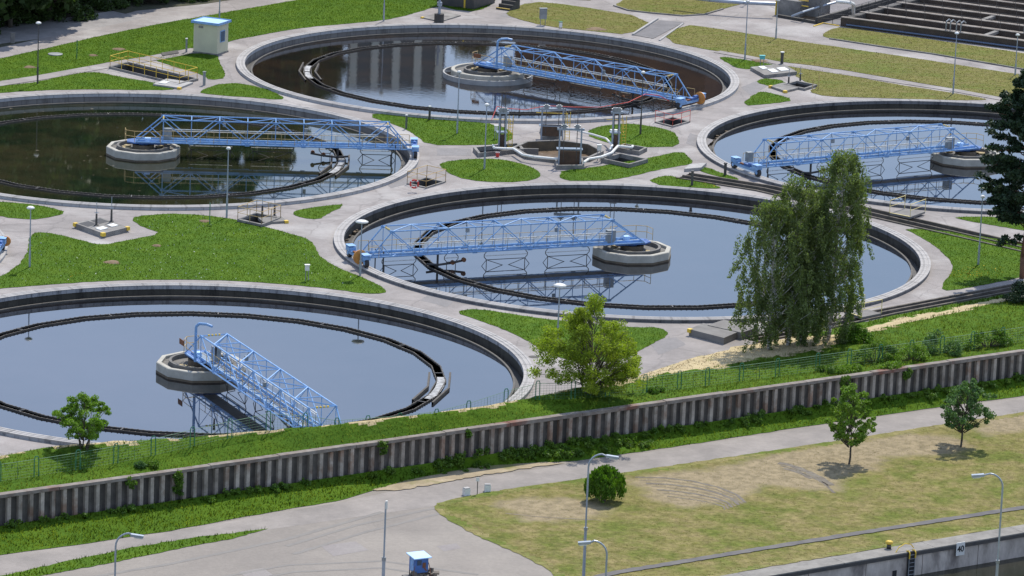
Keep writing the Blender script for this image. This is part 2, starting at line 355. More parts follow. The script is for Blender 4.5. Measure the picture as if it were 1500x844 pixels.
# wall line (sheet pile wall) and its frame s,t
Q0 = W(0, 722, .8); Q1 = W(1500, 512, .8)
UX = (Q1-Q0).to_2d().normalized(); NX = Vector((-UX.y, UX.x)); SLEN = (Q1-Q0).to_2d().length
def ST(s, t): p = Q0.to_2d()+UX*s+NX*t; return p.x, p.y
def toST(p): d = Vector((p[0], p[1]))-Q0.to_2d(); return d.dot(UX), d.dot(NX)

# ------------------------------------------------------------------ pits and trenches: holes in the plant ground
def quadpx(pts, z=G0): return [W(x, y, z) for x, y in pts]
PITS = {}
def rect_from(px0, px1, px2, z=G0):
    """corner, corner along the long side, corner along the short side -> world rectangle-ish parallelogram"""
    a, b, c = W(*px0, z), W(*px1, z), W(*px2, z); d = b+c-a
    return [(a.x, a.y), (b.x, b.y), (d.x, d.y), (c.x, c.y)]
PITS['long'] = rect_from((163, 101), (262, 125), (188, 94))
PITS['rail_mid'] = rect_from((600, 270), (624, 275.5), (625, 262))
PITS['red'] = rect_from((963, 180), (985, 186), (985, 173.5))
PITS['lower_left'] = rect_from((352, 325), (383, 332), (376, 316))
PITS['east'] = rect_from((1152, 127), (1178, 132.5), (1167, 122))
PITS['gate_west'] = rect_from((697, 222), (703, 230), (757, 216))
PITS['gate_south'] = rect_from((817, 248), (853, 247.5), (815, 237))
PITS['gate_se'] = rect_from((884, 238), (921, 246), (908, 231))
PITS['gate_east'] = rect_from((906, 222), (935, 227), (915, 217))
PITS['gate_north'] = rect_from((797, 205), (818, 203), (793, 194))
CH = (3.75, 431.9)   # splitter chamber
CHR = 4.0
chamber = circ(CH, CHR, 8)
def strip(pts, wdt):
    """closed polygon round a polyline of world points"""
    L, Rr = [], []
    for i, p in enumerate(pts):
        a = pts[max(0, i-1)]; b = pts[min(len(pts)-1, i+1)]; d = (Vector(b)-Vector(a)).normalized(); n = Vector((-d.y, d.x))*wdt/2
        L.append((p[0]+n.x, p[1]+n.y)); Rr.append((p[0]-n.x, p[1]-n.y))
    return L+Rr[::-1]
T1 = WL([(1000, 258), (1120, 277), (1330, 325), (1500, 364), (1640, 396)])          # channel between tanks C and D
T2 = WL([(1100, 499), (1200, 480), (1300, 458), (1400, 439), (1500, 420), (1640, 394)])  # channel along the levee
HOLES = [circ(TK[k], 25.3) for k in TK]+[chamber]+list(PITS.values())+[strip(T1, 2.7), strip(T2, 1.7)]

# ------------------------------------------------------------------ ground sheets
g = MB().add([(-4000, -800, -6.2), (4000, -800, -6.2), (4000, 6000, -6.2), (-4000, 6000, -6.2)], [(0, 1, 2, 3)]).build('ground', M_mown)
g['kind'] = 'structure'
pl = [ST(-160, .25), ST(260, .25), (700, 900), (-700, 900)]
sheet('plant_pavement', pl, HOLES, G0, M_pave)
# ---- levee
CR = [(-200, 700, 1.3, 0), (0, 667, 1.5, 2.2), (100, 650, 1.7, 1.5), (290, 639.5, 1.9, 1.4), (500, 620.5, 1.9, 1.4), (640, 603.5, 1.85, 1.4), (740, 590, 1.7, 1.4),
      (850, 567, 1.2, 2.0), (960, 548, .7, 3.0), (1060, 527, .45, 4.0), (1150, 513, .35, 4.6), (1270, 488, .3, 4.6), (1400, 458, .3, 4.2), (1500, 436, .3, 4.0), (1800, 376, .3, 4.0)]
crs = []
for x, y, z, b in CR:
    s, t = toST(W(x, y, z)); crs.append((s, max(t, 1.2), z, b))
def crest(s):
    return [float(np.interp(s, [c[0] for c in crs], [c[k] for c in crs])) for k in (1, 2, 3)]
def toe_t(s):
    t, z, b = crest(s)
    # on the right the toe is the lower edge of the channel
    pts = [toST(p) for p in T2]
    if s > pts[0][0]-3: return float(np.interp(s, [q[0] for q in pts], [q[1] for q in pts]))-.85
    return t+max(1.4, b)
def levee_z(s, t):
    tc, zc, b = crest(s); tt = toe_t(s)
    if t <= tc:
        k = max(0, t/tc); return .62+(zc-.62)*(k*k*(3-2*k)*.4+k*.6)
    if t < tt:
        k = (t-tc)/(tt-tc); return zc+(G0-zc)*(k*k*(3-2*k)*.4+k*.6)
    return G0
def terr(x, y):
    s, t = toST((x, y))
    if t >= 0: return levee_z(s, t)
    return RV
NS, NT = 260, 22
V = []; F4 = []; MI = []
ss = np.linspace(-45, SLEN+50, NS)
rg = random.Random(3)
for i, s in enumerate(ss):
    tt = toe_t(s)+.05
    for j in range(NT):
        t = .12+(tt-.12)*j/(NT-1); x, y = ST(s, t)
        z = levee_z(s, t)+(rg.uniform(-.05, .05) if 0 < j < NT-1 else 0)
        if j == NT-1: z = G0-.02
        V.append((x, y, z))
def seg_px(x): return toST(W(x, 560, .5))[0]
def is_straw(s, t):
    tc, zc, b = crest(s); n1 = math.sin(s*1.7)*.3+math.sin(s*.63+1)*.4+math.sin(s*4.1)*.15
    if s < seg_px(60): return abs(t-tc-.1) < .5+n1*.6
    if s < seg_px(840): return abs(t-tc+.05) < .10+n1*.35
    tt = toe_t(s); lim = tc-.25-.75*min(1, max(0, (s-seg_px(1040))/4))+n1*.7
    if s > seg_px(1410): return (tc+.2+n1*.5) < t < tt-2.0+n1*.3
    return t > lim-.5
for i in range(NS-1):
    for j in range(NT-1):
        a = i*NT+j; F4.append((a, a+NT, a+NT+1, a+1))
        s = (ss[i]+ss[i+1])/2; tt = toe_t(s); t = .12+(tt-.12)*(j+.5)/(NT-1)
        MI.append(1 if is_straw(s, t) else 0)
mb = MB(); mb.v = V; mb.f = F4; mb.mi = MI
lev = mb.build('levee_bank', [M_grass, M_straw], smooth=True); lev['kind'] = 'structure'
# ---- riverside
qa = toST(W(1103, 845.5, RV)); qb = toST(W(1500, 778, RV)); qsl = (qb[1]-qa[1])/(qb[0]-qa[0])
def quay_t(s): return qa[1]+(s-qa[0])*qsl
def QP(s, off=0): return ST(s, quay_t(s)+off)
sheet('riverside_apron', [ST(-160, -.35), QP(-160), QP(260), ST(260, -.35)], [], RV, M_apron)
roadp = WL([(-300, 862), (0, 814), (130, 797), (250, 779), (400, 752), (500, 736), (590, 716), (700, 700), (850, 678), (1000, 655), (1200, 624), (1350, 602), (1500, 582), (1800, 538),
            (1800, 560), (1500, 605), (1350, 627), (1200, 650), (1000, 680), (900, 697), (800, 707), (700, 722), (640, 741), (560, 752), (400, 775), (250, 803), (130, 822), (0, 841), (-300, 888)], RV+.004)
sheet('lane', roadp, [], RV+.004, M_lane)
lawnp = smooth_poly(WL([(633, 741), (655, 733), (720, 720), (850, 702), (1000, 680), (1200, 650), (1350, 627), (1500, 604), (2100, 515), (2300, 640), (1500, 769), (1300, 802), (1040, 845), (860, 900), (812, 840), (760, 812), (700, 786), (660, 764), (638, 750)], RV), 2)
sheet('riverside_lawn', wobble(lawnp, .5, .1, 1), [], RV+.03, M_dry)
for pts, wd_ in (([(420, 800), (520, 770), (620, 748), (720, 728)], .35), ([(430, 812), (530, 781), (625, 757), (722, 733)], .35), ([(60, 858), (250, 826), (420, 790), (560, 750)], .4), ([(300, 850), (420, 828), (560, 822), (700, 842)], .3), ([(300, 862), (430, 838), (560, 832), (690, 852)], .3)):
    sheet('tyre_mark', wobble(strip(WL(pts, RV), wd_), .5, .04, 3), [], RV+.009, mat('tyre_marked_apron', (.19, .175, .16), .9, (.215, .20, .18), 1.2, 8))
for pts in ([(470, 800), (520, 793), (540, 806), (488, 815)], [(640, 800), (668, 796), (676, 803), (650, 808)], [(350, 838), (385, 832), (400, 842), (365, 850)]):
    sheet('patch', wobble(WL(pts, RV), .4, .03, 4), [], RV+.006, mat('patched_apron', (.255, .232, .215), .9, (.225, .20, .19), .8, 8, fine=.1, fscale=4))
M_tri = WL([(-100, 862), (17, 841), (60, 831), (100, 822), (200, 801), (300, 786), (392, 775), (333, 791), (267, 803), (167, 824), (67, 843), (-100, 878)], RV)
sheet('grass_strip', wobble(M_tri, .4, .1, 2), [], RV+.03, M_grass)
BARE = [[(720, 738), (760, 730), (830, 728), (870, 735), (900, 745), (880, 758), (830, 764), (770, 765), (745, 752)],
        [(910, 706), (960, 694), (1050, 686), (1120, 668), (1200, 655), (1330, 634), (1400, 640), (1430, 655), (1390, 668), (1300, 672), (1290, 690), (1235, 700), (1230, 720), (1180, 718), (1120, 712), (1085, 735), (1000, 745), (950, 735), (940, 715)],
        [(1440, 612), (1500, 604), (1640, 584), (1640, 610), (1500, 633), (1450, 640), (1425, 628)]]
def sdist(P, poly):
    d = np.full(len(P), 1e9); n = len(poly)
    for i in range(n):
        a = np.array(poly[i]); b = np.array(poly[(i+1) % n]); ab = b-a; t = np.clip(((P-a)@ab)/(ab@ab+1e-9), 0, 1)
        d = np.minimum(d, np.linalg.norm(P-a-t[:, None]*ab, axis=1))
    return np.where(inside(poly, P), -d, d)
def soil_lawn():
    st = .4; P = np.array(lawnp); x0, y0 = P.min(0); x1, y1 = P.max(0); x1 = min(x1, 70)
    xs = np.arange(x0, x1, st); ys = np.arange(y0, y1, st); X, Y = np.meshgrid(xs, ys, indexing='ij'); pts = np.stack([X.ravel(), Y.ravel()], 1)
    ins = sdist(pts, [tuple(p) for p in lawnp[::2]]) < -.5
    m = np.zeros(len(pts))
    for b in BARE: m = np.maximum(m, np.clip(.5-sdist(pts, WL(b, RV))/2.6, 0, 1))
    ny = len(ys); idx = np.arange(len(pts)).reshape(len(xs), ny)
    q = np.stack([idx[:-1, :-1], idx[1:, :-1], idx[1:, 1:], idx[:-1, 1:]], -1).reshape(-1, 4); q = q[ins[q].all(1)]
    V = np.concatenate([pts, np.full((len(pts), 1), RV+.036)], 1); used = np.unique(q); mp = -np.ones(len(pts), int); mp[used] = np.arange(len(used))
    mt = mat('worn_lawn', (.150, .142, .042), .95, (.225, .185, .082), 1.1, 10, col3=(.115, .135, .028), scale3=.35, lo3=.46, hi3=.66, bump=.08, bscale=4, spec=.1, fine=.38, fscale=2.0)
    n = mt.node_tree.nodes; l = mt.node_tree.links; b = n['Principled BSDF']; src = b.inputs['Base Color'].links[0].from_socket
    at = n.new('ShaderNodeAttribute'); at.attribute_name = 'soil'; g = n.new('ShaderNodeNewGeometry')
    def ns(sc_, amp):
        t = n.new('ShaderNodeTexNoise'); t.inputs['Scale'].default_value = sc_; t.inputs['Detail'].default_value = 8; t.inputs['Roughness'].default_value = .7; l.new(g.outputs['Position'], t.inputs['Vector'])
        a = n.new('ShaderNodeMath'); a.operation = 'MULTIPLY_ADD'; a.inputs[1].default_value = amp; a.inputs[2].default_value = -amp*.5; l.new(t.outputs[0], a.inputs[0]); return a.outputs[0]
    ad = n.new('ShaderNodeMath'); ad.operation = 'ADD'; l.new(at.outputs['Fac'], ad.inputs[0]); l.new(ns(.7, 1.6), ad.inputs[1])
    mr = n.new('ShaderNodeMapRange'); mr.inputs[1].default_value = .34; mr.inputs[2].default_value = .78; l.new(ad.outputs[0], mr.inputs[0])
    t = n.new('ShaderNodeTexNoise'); t.inputs['Scale'].default_value = 1.4; t.inputs['Detail'].default_value = 8; l.new(g.outputs['Position'], t.inputs['Vector'])
    r2 = n.new('ShaderNodeMapRange'); r2.inputs[1].default_value = .38; r2.inputs[2].default_value = .64; l.new(t.outputs[0], r2.inputs[0])
    so = n.new('ShaderNodeMix'); so.data_type = 'RGBA'; so.inputs[6].default_value = (.31, .25, .155, 1); so.inputs[7].default_value = (.21, .172, .105, 1); l.new(r2.outputs[0], so.inputs[0])
    mx = n.new('ShaderNodeMix'); mx.data_type = 'RGBA'; l.new(src, mx.inputs[6]); l.new(so.outputs[2], mx.inputs[7]); l.new(mr.outputs[0], mx.inputs[0]); l.new(mx.outputs[2], b.inputs['Base Color'])
    o = npmesh('worn_lawn', V[used], mp[q], mt); o['kind'] = 'structure'
    a = o.data.attributes.new('soil', 'FLOAT', 'POINT'); a.data.foreach_set('value', m[used].astype(np.float32))
soil_lawn()
def arcstrip(pts, wd, z, m, name='tyre_rut'):
    o = sheet(name, wobble(strip(WL(pts, z), wd*(1.35 if name == 'tyre_rut' else 1)), .4, .05, 9), [], z, m); return o
arcstrip([(1140, 678), (1152, 680), (1168, 685), (1185, 692), (1203, 701), (1218, 711)], .42, RV+.045, M_mud)
arcstrip([(1148, 686), (1160, 689), (1174, 694), (1188, 701)], .26, RV+.045, M_mud)
arcstrip([(1144, 682), (1165, 688), (1190, 699), (1208, 708), (1222, 722)], .16, RV+.045, M_mud)
for k in range(7):
    q = k*1.0
    arcstrip([(930+8*k, 699+q*4.6), (975+2*k, 700+q*4.7), (1015+1*k, 705+q*4.6), (1050-1*k, 713+q*4.0), (1078-3*k, 724+q*3.0), (1092-5*k, 736+q*1.8)], (.20, .12, .24, .10, .20, .14, .10)[k], RV+.045, M_mud if k % 2 == 0 else mat('dry_rut', (.20, .165, .115), .95, (.15, .12, .08), 2))
arcstrip([(740, 752), (790, 757), (840, 760), (880, 762)], .12, RV+.045, mat('dry_rut', (.2, .165, .115)))
sheet('dirt_verge', wobble(WL([(545, 719), (590, 705), (640, 690), (670, 682), (700, 678), (760, 677), (830, 679), (760, 688), (690, 700), (620, 713), (580, 720)], RV), .4, .15, 8), [], RV+.055, M_bare)
arcstrip([(820, 858), (905, 838), (1100, 806), (1300, 774), (1500, 743), (1800, 697)], .70, RV+.085, mat('footpath_asphalt', (.095, .09, .09), .9, (.14, .13, .12), .8, 6), 'footpath')
# verge below the wall
V = []; F4 = []; NV = 12
vs_ = np.linspace(-45, SLEN+50, 200)
vr = [toST(p) for p in WL([(-300, 862), (0, 813), (130, 796), (250, 778), (400, 750), (500, 733), (590, 706), (700, 684), (850, 675), (1000, 653), (1200, 622), (1350, 600), (1500, 580), (1800, 536)], RV)]
def verge_t(s): return float(np.interp(s, [q[0] for q in vr], [q[1] for q in vr]))
for s in vs_:
    te = verge_t(s)
    for j in range(NV):
        t = -.3+(te+.3)*j/(NV-1); k = j/(NV-1); x, y = ST(s, t+(rg.uniform(-.08, .08) if j == NV-1 else 0))
        V.append((x, y, -1.45+.20*max(0, s)/SLEN+(RV+.03+1.45-.20*max(0, s)/SLEN)*k**.8+(rg.uniform(-.06, .06) if 0 < j < NV-1 else 0)))
for i in range(len(vs_)-1):
    for j in range(NV-1):
        a = i*NV+j; F4.append((a, a+1, a+NV+1, a+NV))
mb = MB(); mb.v = V; mb.f = F4; mb.mi = [0]*len(F4)
o = mb.build('grass_verge', M_grass, smooth=True); o['kind'] = 'structure'
def verge_z(s, t):
    te = verge_t(s); k = min(1, max(0, (t+.3)/(te+.3))); b = -1.45+.20*max(0, s)/SLEN; return b+(RV+.03-b)*k**.8
# river and far bank
sheet('river', [QP(-160, -.32), QP(260, -.32), QP(260, -13.6), QP(-160, -13.6)], [], -3.95, M_wriver)
sheet('near_bank', [QP(-160, -13), QP(260, -13), (400, 60), (-400, 60)], [], RV, M_dry)
mb = MB(); mb.prism([QP(-160, -13), QP(260, -13), QP(260, -13.6), QP(-160, -13.6)], -6.1, RV-.02)
tag(mb.build('near_quay_wall', M_quay), 'concrete quay wall on the near side of the canal', 'quay wall')
# quay wall with coping, joints, fender strip
qt = thing('quay_wall', 'stained concrete quay wall along the canal below the dry lawn', 'quay wall')
mb = MB()
s0, s1 = -40, SLEN+45; k = s0
while k < s1:
    mb.prism([QP(k+.03, -.02), QP(k+4.97, -.02), QP(k+4.97, -.30), QP(k+.03, -.30)], -5.9, RV-.28); k += 5
mb.build('wall_face', M_quay, qt)
mb = MB(); mb.prism([QP(s0, -.0), QP(s1, -.0), QP(s1, -.18), QP(s0, -.18)], -5.9, RV-.35); mb.build('wall_core', M_darkconc, qt)
mb = MB(); mb.prism([QP(s0, -.05), QP(s1, -.05), QP(s1, -.42), QP(s0, -.42)], RV-.28, RV-.04); mb.build('fender_strip', M_dsteel, qt)
mb = MB(); k = s0
while k < s1:
    mb.prism([QP(k+.01, 1.15), QP(k+7.98, 1.15), QP(k+7.98, -.40), QP(k+.01, -.40)], RV-.035, RV+.05); k += 8
mb.build('coping', mat('quay_coping', (.25, .235, .21), .9, (.18, .168, .15), .8, 8, fine=.15, fscale=3), qt)

# ------------------------------------------------------------------ lawns of the plant
LAWNS = [
 ('lush', [(0, 86), (100, 64), (150, 52), (250, 32), (300, 24), (400, 6), (440, 0), (520, -18), (700, -40), (735, -18), (728, 2), (700, 18), (660, 14), (645, 8), (600, 22), (563, 30), (520, 34), (440, 41), (380, 52), (337, 60), (330, 66), (283, 70), (220, 82), (160, 91), (100, 103), (50, 112), (0, 121), (-80, 138), (-80, 104)]),
 ('lush', [(-60, 134), (0, 126.5), (60, 120), (100, 109), (130, 106), (150, 107), (180, 114), (220, 120), (260, 128), (250, 132.5), (200, 132), (100, 131), (0, 136), (-60, 142)]),
 ('lush', [(222, 87), (240, 83), (283, 78), (318, 80), (322, 92), (333, 114), (308, 118), (297, 110), (262, 100)]),
 ('lush', [(285, 135), (333, 120), (383, 128), (417, 142), (413, 147), (367, 143), (317, 140)]),
 ('lush', [(532, 168), (583, 167), (667, 177), (733, 183), (757, 200), (733, 212), (687, 213), (627, 213), (607, 197), (590, 187)]),
 ('lush', [(643, 243), (647, 238), (687, 233), (733, 233), (773, 242), (792, 253), (792, 260), (767, 267), (707, 267), (667, 260)]),
 ('lush', [(857, 197), (870, 187), (900, 182), (933, 182), (970, 188), (993, 197), (995, 215), (960, 216), (915, 216), (885, 208)]),
 ('lush', [(820, 257), (823, 250), (867, 246), (955, 231), (1000, 221), (1010, 232), (1017, 239), (1000, 243), (960, 250), (935, 256), (900, 264), (840, 266), (822, 262)]),
 ('lush', [(950, 265), (960, 261), (978, 257), (1000, 262), (1030, 268), (1054, 273), (1056, 277), (1030, 276), (1000, 274), (970, 273)]),
 ('lush', [(1020, 246), (1036, 245), (1060, 255), (1084, 262), (1078, 265), (1052, 259), (1030, 253)]),
 ('lush', [(1083.5, 156), (1109, 134.6), (1126, 135.5), (1167, 147), (1133, 152)]),
 ('lush', [(1050, 82), (1100, 89), (1150, 98), (1120, 101), (1085, 102), (1065, 93)]),
 ('lush', [(1107, 121), (1117, 115), (1143, 117), (1153, 123), (1130, 127)]),
 ('mown', [(1150, 97), (1163, 97), (1200, 102), (1300, 122), (1400, 137), (1445, 145), (1443, 147), (1367, 147), (1267, 143), (1210, 142), (1183, 134), (1200, 128), (1172, 117)]),
 ('mown', [(1000, 36), (1043, 41), (1136, 56), (1240, 71), (1350, 87), (1483, 108), (1700, 140), (1700, 180), (1500, 147), (1467, 143), (1367, 125), (1200, 97), (1143, 91), (1096, 82), (1053, 76), (967, 60)]),
 ('mown', [(740, 18), (777, 2), (833, 7), (958, 28), (927, 52), (860, 45), (800, 39), (747, 25)]),
 ('mown', [(899, 8), (915, 0), (940, -25), (1120, -20), (1096, 4), (1059, 13), (1032, 21), (1000, 23), (950, 18), (920, 15)]),
 ('mown', [(700, -30), (770, -35), (880, -12), (872, 1), (840, 0), (790, -8), (720, -18)]),
 ('mown', [(1202, 52), (1215, 44), (1233, 39.5), (1333, 54), (1500, 78), (1700, 110), (1700, 132), (1500, 101), (1367, 79), (1300, 69), (1217, 57)]),
 ('lush', [(-60, 296), (0, 296), (33, 298), (75, 304), (99.5, 312), (66, 320), (46, 322), (17, 320), (0, 316.5), (-60, 312)]),
 ('lush', [(-60, 428), (-60, 420), (0, 406), (17, 396), (33, 383), (42, 365), (43, 346), (55, 340), (83, 343), (117, 352), (150, 360), (187, 352), (240, 342), (213, 335), (188, 320), (217, 315), (267, 313), (333, 319), (377, 330), (417, 340), (457, 352), (463, 367), (473, 380), (500, 395), (533, 407), (568, 425), (563, 430), (533, 431), (500, 425), (400, 415), (300, 410), (200, 410), (100, 415), (0, 423)]),
 ('lush', [(425, 312), (450, 305), (500, 299), (504, 302), (480, 314), (467, 322), (443, 320)]),
 ('lush', [(663, 457), (700, 452), (760, 462), (817, 470), (900, 478), (933, 480), (967, 480), (983, 490), (943, 510), (920, 525), (880, 532), (840, 530), (807, 520), (760, 492), (710, 472)]),
 ('lush', [(1323, 335), (1383, 338), (1500, 357), (1600, 380), (1600, 390), (1500, 405), (1467, 413), (1390, 427), (1377, 422), (1397, 395), (1393, 383), (1370, 360), (1340, 343)]),
 ('lush', [(1393, 320), (1417, 317), (1500, 320), (1600, 322), (1600, 355), (1500, 338)]),
]
def blades(name, poly, z, dens, h, wd, m, seed, lab, cat='grass', zf=None, excl=None, keep=None):
    rgn = np.random.default_rng(seed); P = np.array(poly); mn, mx = P.min(0), P.max(0)
    N = int((mx[0]-mn[0])*(mx[1]-mn[1])*dens); N = min(N, 900000)
    pt = rgn.random((N, 2))*(mx-mn)+mn; pt = pt[inside(poly, pt)]
    for (c, r) in (excl or []): pt = pt[np.hypot(pt[:, 0]-c[0], pt[:, 1]-c[1]) > r]
    if keep is not None: pt = pt[keep(pt)]
    n = len(pt)
    if n == 0: return
    zz = np.full(n, z) if zf is None else np.array([zf(x, y) for x, y in pt])
    a = rgn.random(n)*6.283; hh = h*(.5+rgn.random(n)*.8); ww = wd*(.6+.8*rgn.random(n))
    dx, dy = np.cos(a)*ww/2, np.sin(a)*ww/2; lx, ly = rgn.normal(0, .45, n)*hh, rgn.normal(0, .45, n)*hh
    V = np.stack([np.stack([pt[:, 0]-dx, pt[:, 1]-dy, zz], 1), np.stack([pt[:, 0]+dx, pt[:, 1]+dy, zz], 1), np.stack([pt[:, 0]+lx, pt[:, 1]+ly, zz+hh], 1)], 1).reshape(-1, 3)
    o = npmesh(name, V, np.arange(3*n).reshape(-1, 3), m, tri=True)
    return tag(o, lab, cat, kind='stuff')
placed = []
for i, (kind, pts) in enumerate(LAWNS):
    poly = smooth_poly(WL(pts), 1); sheet('lawn', wobble(poly, .5, .07, 20+i), [], G0+.03, M_grass if kind == 'lush' else M_mown)
    placed.append((kind, poly))
for i, (kind, poly) in enumerate(placed):
    if kind == 'lush':
        blades('grass', wobble(poly, .5, .07, 20+i), G0+.03, 62, .11, .04, M_blade, 100+i, 'long green grass growing on an island lawn between the tanks' if i else 'long green grass on the wide lawn at the far left')
    else:
        blades('grass', poly, G0+.03, 26, .07, .06, M_mblade, 100+i, 'short mown yellowish grass on a lawn beyond the tanks')
blades('seed_heads', placed[20][1], G0+.12, .55, .10, .10, M_dandelion, 77, 'scattered pale seed heads in the left lawn', 'flowers')
# flower patches
for i, pts in enumerate([[(1395, 398), (1430, 391), (1475, 394), (1465, 408), (1400, 413), (1385, 408)], [(1020, 268), (1050, 273), (1053, 277), (1030, 275)], [(95, 404), (130, 402), (128, 409), (100, 410)]]):
    blades('yellow_flowers', WL(pts), G0+.20, (7, 9, 4)[i], .05, .14, M_flower, 300+i, ['yellow wildflowers in the grass by the pine', 'yellow wildflowers in the grass beside the channel end', 'few yellow wildflowers at the edge of the left lawn'][i], 'flowers')
def lp(s0, s1, f0, f1, n=40):
    a = [ST(s, f0(s)) for s in np.linspace(s0, s1, n)]; b = [ST(s, f1(s)) for s in np.linspace(s1, s0, n)]; return a+b
zfl = lambda x, y: terr(x, y)
blades('grass', lp(-30, SLEN+25, lambda s: .15, lambda s: crest(s)[0]-.1-(1.0 if seg_px(1050) < s < seg_px(1400) else 0)), 0, 60, .15, .05, M_slope, 401, 'long green grass on the levee slope above the sheet pile wall', zf=zfl)
blades('grass', lp(-30, seg_px(70), lambda s: crest(s)[0]+.5, lambda s: toe_t(s)), 0, 60, .15, .05, M_slope, 402, 'green grass on the levee top at the left', zf=zfl)
blades('grass', lp(seg_px(1405), SLEN+25, lambda s: crest(s)[0]-.3, lambda s: crest(s)[0]+.5), 0, 20, .2, .07, M_blade, 404, 'sparse grass on the levee top by the pine', zf=zfl)
blades('grass', lp(seg_px(1395), SLEN+25, lambda s: toe_t(s)-2.1, lambda s: toe_t(s)-.4), 0, 26, .2, .07, M_blade, 406, 'green grass beside the channel below the pine', zf=zfl)
blades('straw', lp(seg_px(830), seg_px(1420), lambda s: crest(s)[0]-(1.0 if seg_px(1050) < s < seg_px(1400) else .2), lambda s: toe_t(s)-.2), 0, 16, .10, .06, M_strawb, 403, 'pale cut straw lying on the levee top under the birches', 'straw', zf=zfl)
blades('grass', lp(-30, SLEN+25, lambda s: -.35, lambda s: verge_t(s)), 0, 60, .20, .06, M_weed, 405, 'tall green grass on the verge at the foot of the sheet pile wall', zf=lambda x, y: verge_z(*toST((x, y))))
blades('grass', M_tri, RV+.03, 30, .18, .07, M_blade, 407, 'narrow strip of green grass between lane and apron')
blades('grass', lawnp, RV+.03, 20, .05, .06, M_mblade, 408, 'thin dry grass on the riverside lawn', keep=lambda P: np.random.default_rng(9).random(len(P)) > np.clip(1.15-np.min([sdist(P, WL(b, RV)) for b in BARE], 0)/1.3, 0, .93))
for i, b in enumerate(BARE):
    bp = WL(b, RV); cx_ = sum(p[0] for p in bp)/len(bp); cy_ = sum(p[1] for p in bp)/len(bp)
    big = [(cx_+(x-cx_)*1.10, cy_+(y-cy_)*1.16) for x, y in bp]
    blades('dry_tufts', wobble(smooth_poly(big, 2), .5, .5, 60+i), RV+.036, 26, .03, .06, M_drytuft, 420+i, 'dry tufts fringing the bare soil patch '+('by the mop headed tree', 'in the middle of the riverside lawn', 'at the right end of the riverside lawn')[i], 'dry grass')

for pts in ([(560, 262), (590, 258), (604, 268), (572, 276)], [(630, 430), (668, 438), (655, 450), (615, 440)], [(1010, 195), (1045, 205), (1030, 220), (1005, 210)], [(950, 500), (990, 494), (1005, 505), (965, 520)], [(1100, 140), (1085, 128), (1110, 118), (1125, 126)], [(640, 217), (690, 218), (690, 228), (640, 228)], [(760, 10), (730, 24), (790, 30), (800, 22)]):
    sheet('paving_patch', wobble(WL(pts), .4, .04, 6), [], G0+.006, mat('dark_paving_patch', (.185, .175, .17), .9, (.215, .20, .195), .8, 8, fine=.12, fscale=4))
# small dirt mounds in the lawns
for i, (x, y, r) in enumerate([(x_, y_, r_*.75) for x_, y_, r_ in [(174, 73, .9), (136, 82, .6), (43, 99, .8), (873, 43, 1.4), (165, 385, .9), (230, 361, .5), (300, 325, .6), (1113, 90, 1.1)]]):
    p = W(x, y); mb = MB(); n = 12; vs = [(0, 0, .14)]+[(r*math.cos(t)*(1+.3*math.sin(3*t+i)), r*.9*math.sin(t), .0) for t in [2*math.pi*k/n for k in range(n)]]
    mid = [(a*.6, b*.6, .11) for a, b, c in vs[1:]]
    mb.add(vs+mid, [(0, n+1+k, n+1+(k+1) % n) for k in range(n)]+[(n+1+k, 1+k, 1+(k+1) % n, n+1+(k+1) % n) for k in range(n)])
    o = mb.build('dirt_mound', mat('brown_earth', (.21, .145, .085), .95, (.15, .10, .06), 1.5), loc=(p.x, p.y, G0+.03), smooth=True)
    tag(o, ['brown molehill on the far left lawn nearest the long pit rail', 'small brown molehill left of the long pit rail', 'brown molehill above the path at the far left', 'brown earth heap on the mown lawn left of the ramp', 'low brown earth patch on the left lawn', 'tiny pale earth patch right of the low hatch slab', 'brown earth patch below the channel of the left tank', 'orange brown earth patch beside the lamp right of the far tank'][i], 'dirt mound')

# paths and kerbs in the far part
def ribbon(name, pts, wd, z, m, kind='structure', pz=G0): return sheet(name, strip(WL(pts, pz), wd), [], z, m, kind)
ribbon('path', [(1050, 76), (1096, 84), (1150, 95), (1300, 118), (1400, 133), (1470, 146)], 1.3, G0+.045, M_pave)
sheet('ramp', WL([(957, 57), (928, 52), (966, 30), (1002, 33)]), [], G0+.04, M_dark_road)
ribbon('path', [(-90, 140), (0, 123), (60, 114), (160, 96), (230, 85), (290, 73)], 1.9, G0+.045, M_pave)
ribbon('far_road', [(-120, 66), (0, 52), (60, 44), (120, 36), (200, 24)], 7.5, G0+.018, M_road)
ribbon('far_path', [(-120, 102), (0, 81), (100, 59), (180, 44), (300, 17), (440, -9), (600, -40)], 5.0, G0+.02, M_pave)
def kerb(pts, lab, wd=.18, h=.14, m=M_conc2, z=G0):
    P = strip(WL(pts, z), wd); n = len(P)//2; mb = MB()
    for i in range(n-1): mb.prism([P[i], P[i+1], P[2*n-2-i], P[2*n-1-i]], z-.1, z+h)
    return tag(mb.build('kerb', m), lab, 'kerb')
kerb([(1215, 57.5), (1300, 70.5), (1367, 80), (1500, 102.5), (1690, 134)], 'dark stone kerb along the lawn before the aeration basins')
kerb([(899, 9), (920, 16), (950, 19.5), (1000, 24), (1032, 22), (1059, 14)], 'stone kerb round the mown lawn at the top middle')
kerb([(927, 52), (963, 29)], 'concrete kerb on the left edge of the dark ramp', .25, .2, M_conc)
kerb([(966, 60), (1001, 35)], 'concrete kerb on the right edge of the dark ramp', .2, .12, M_conc)

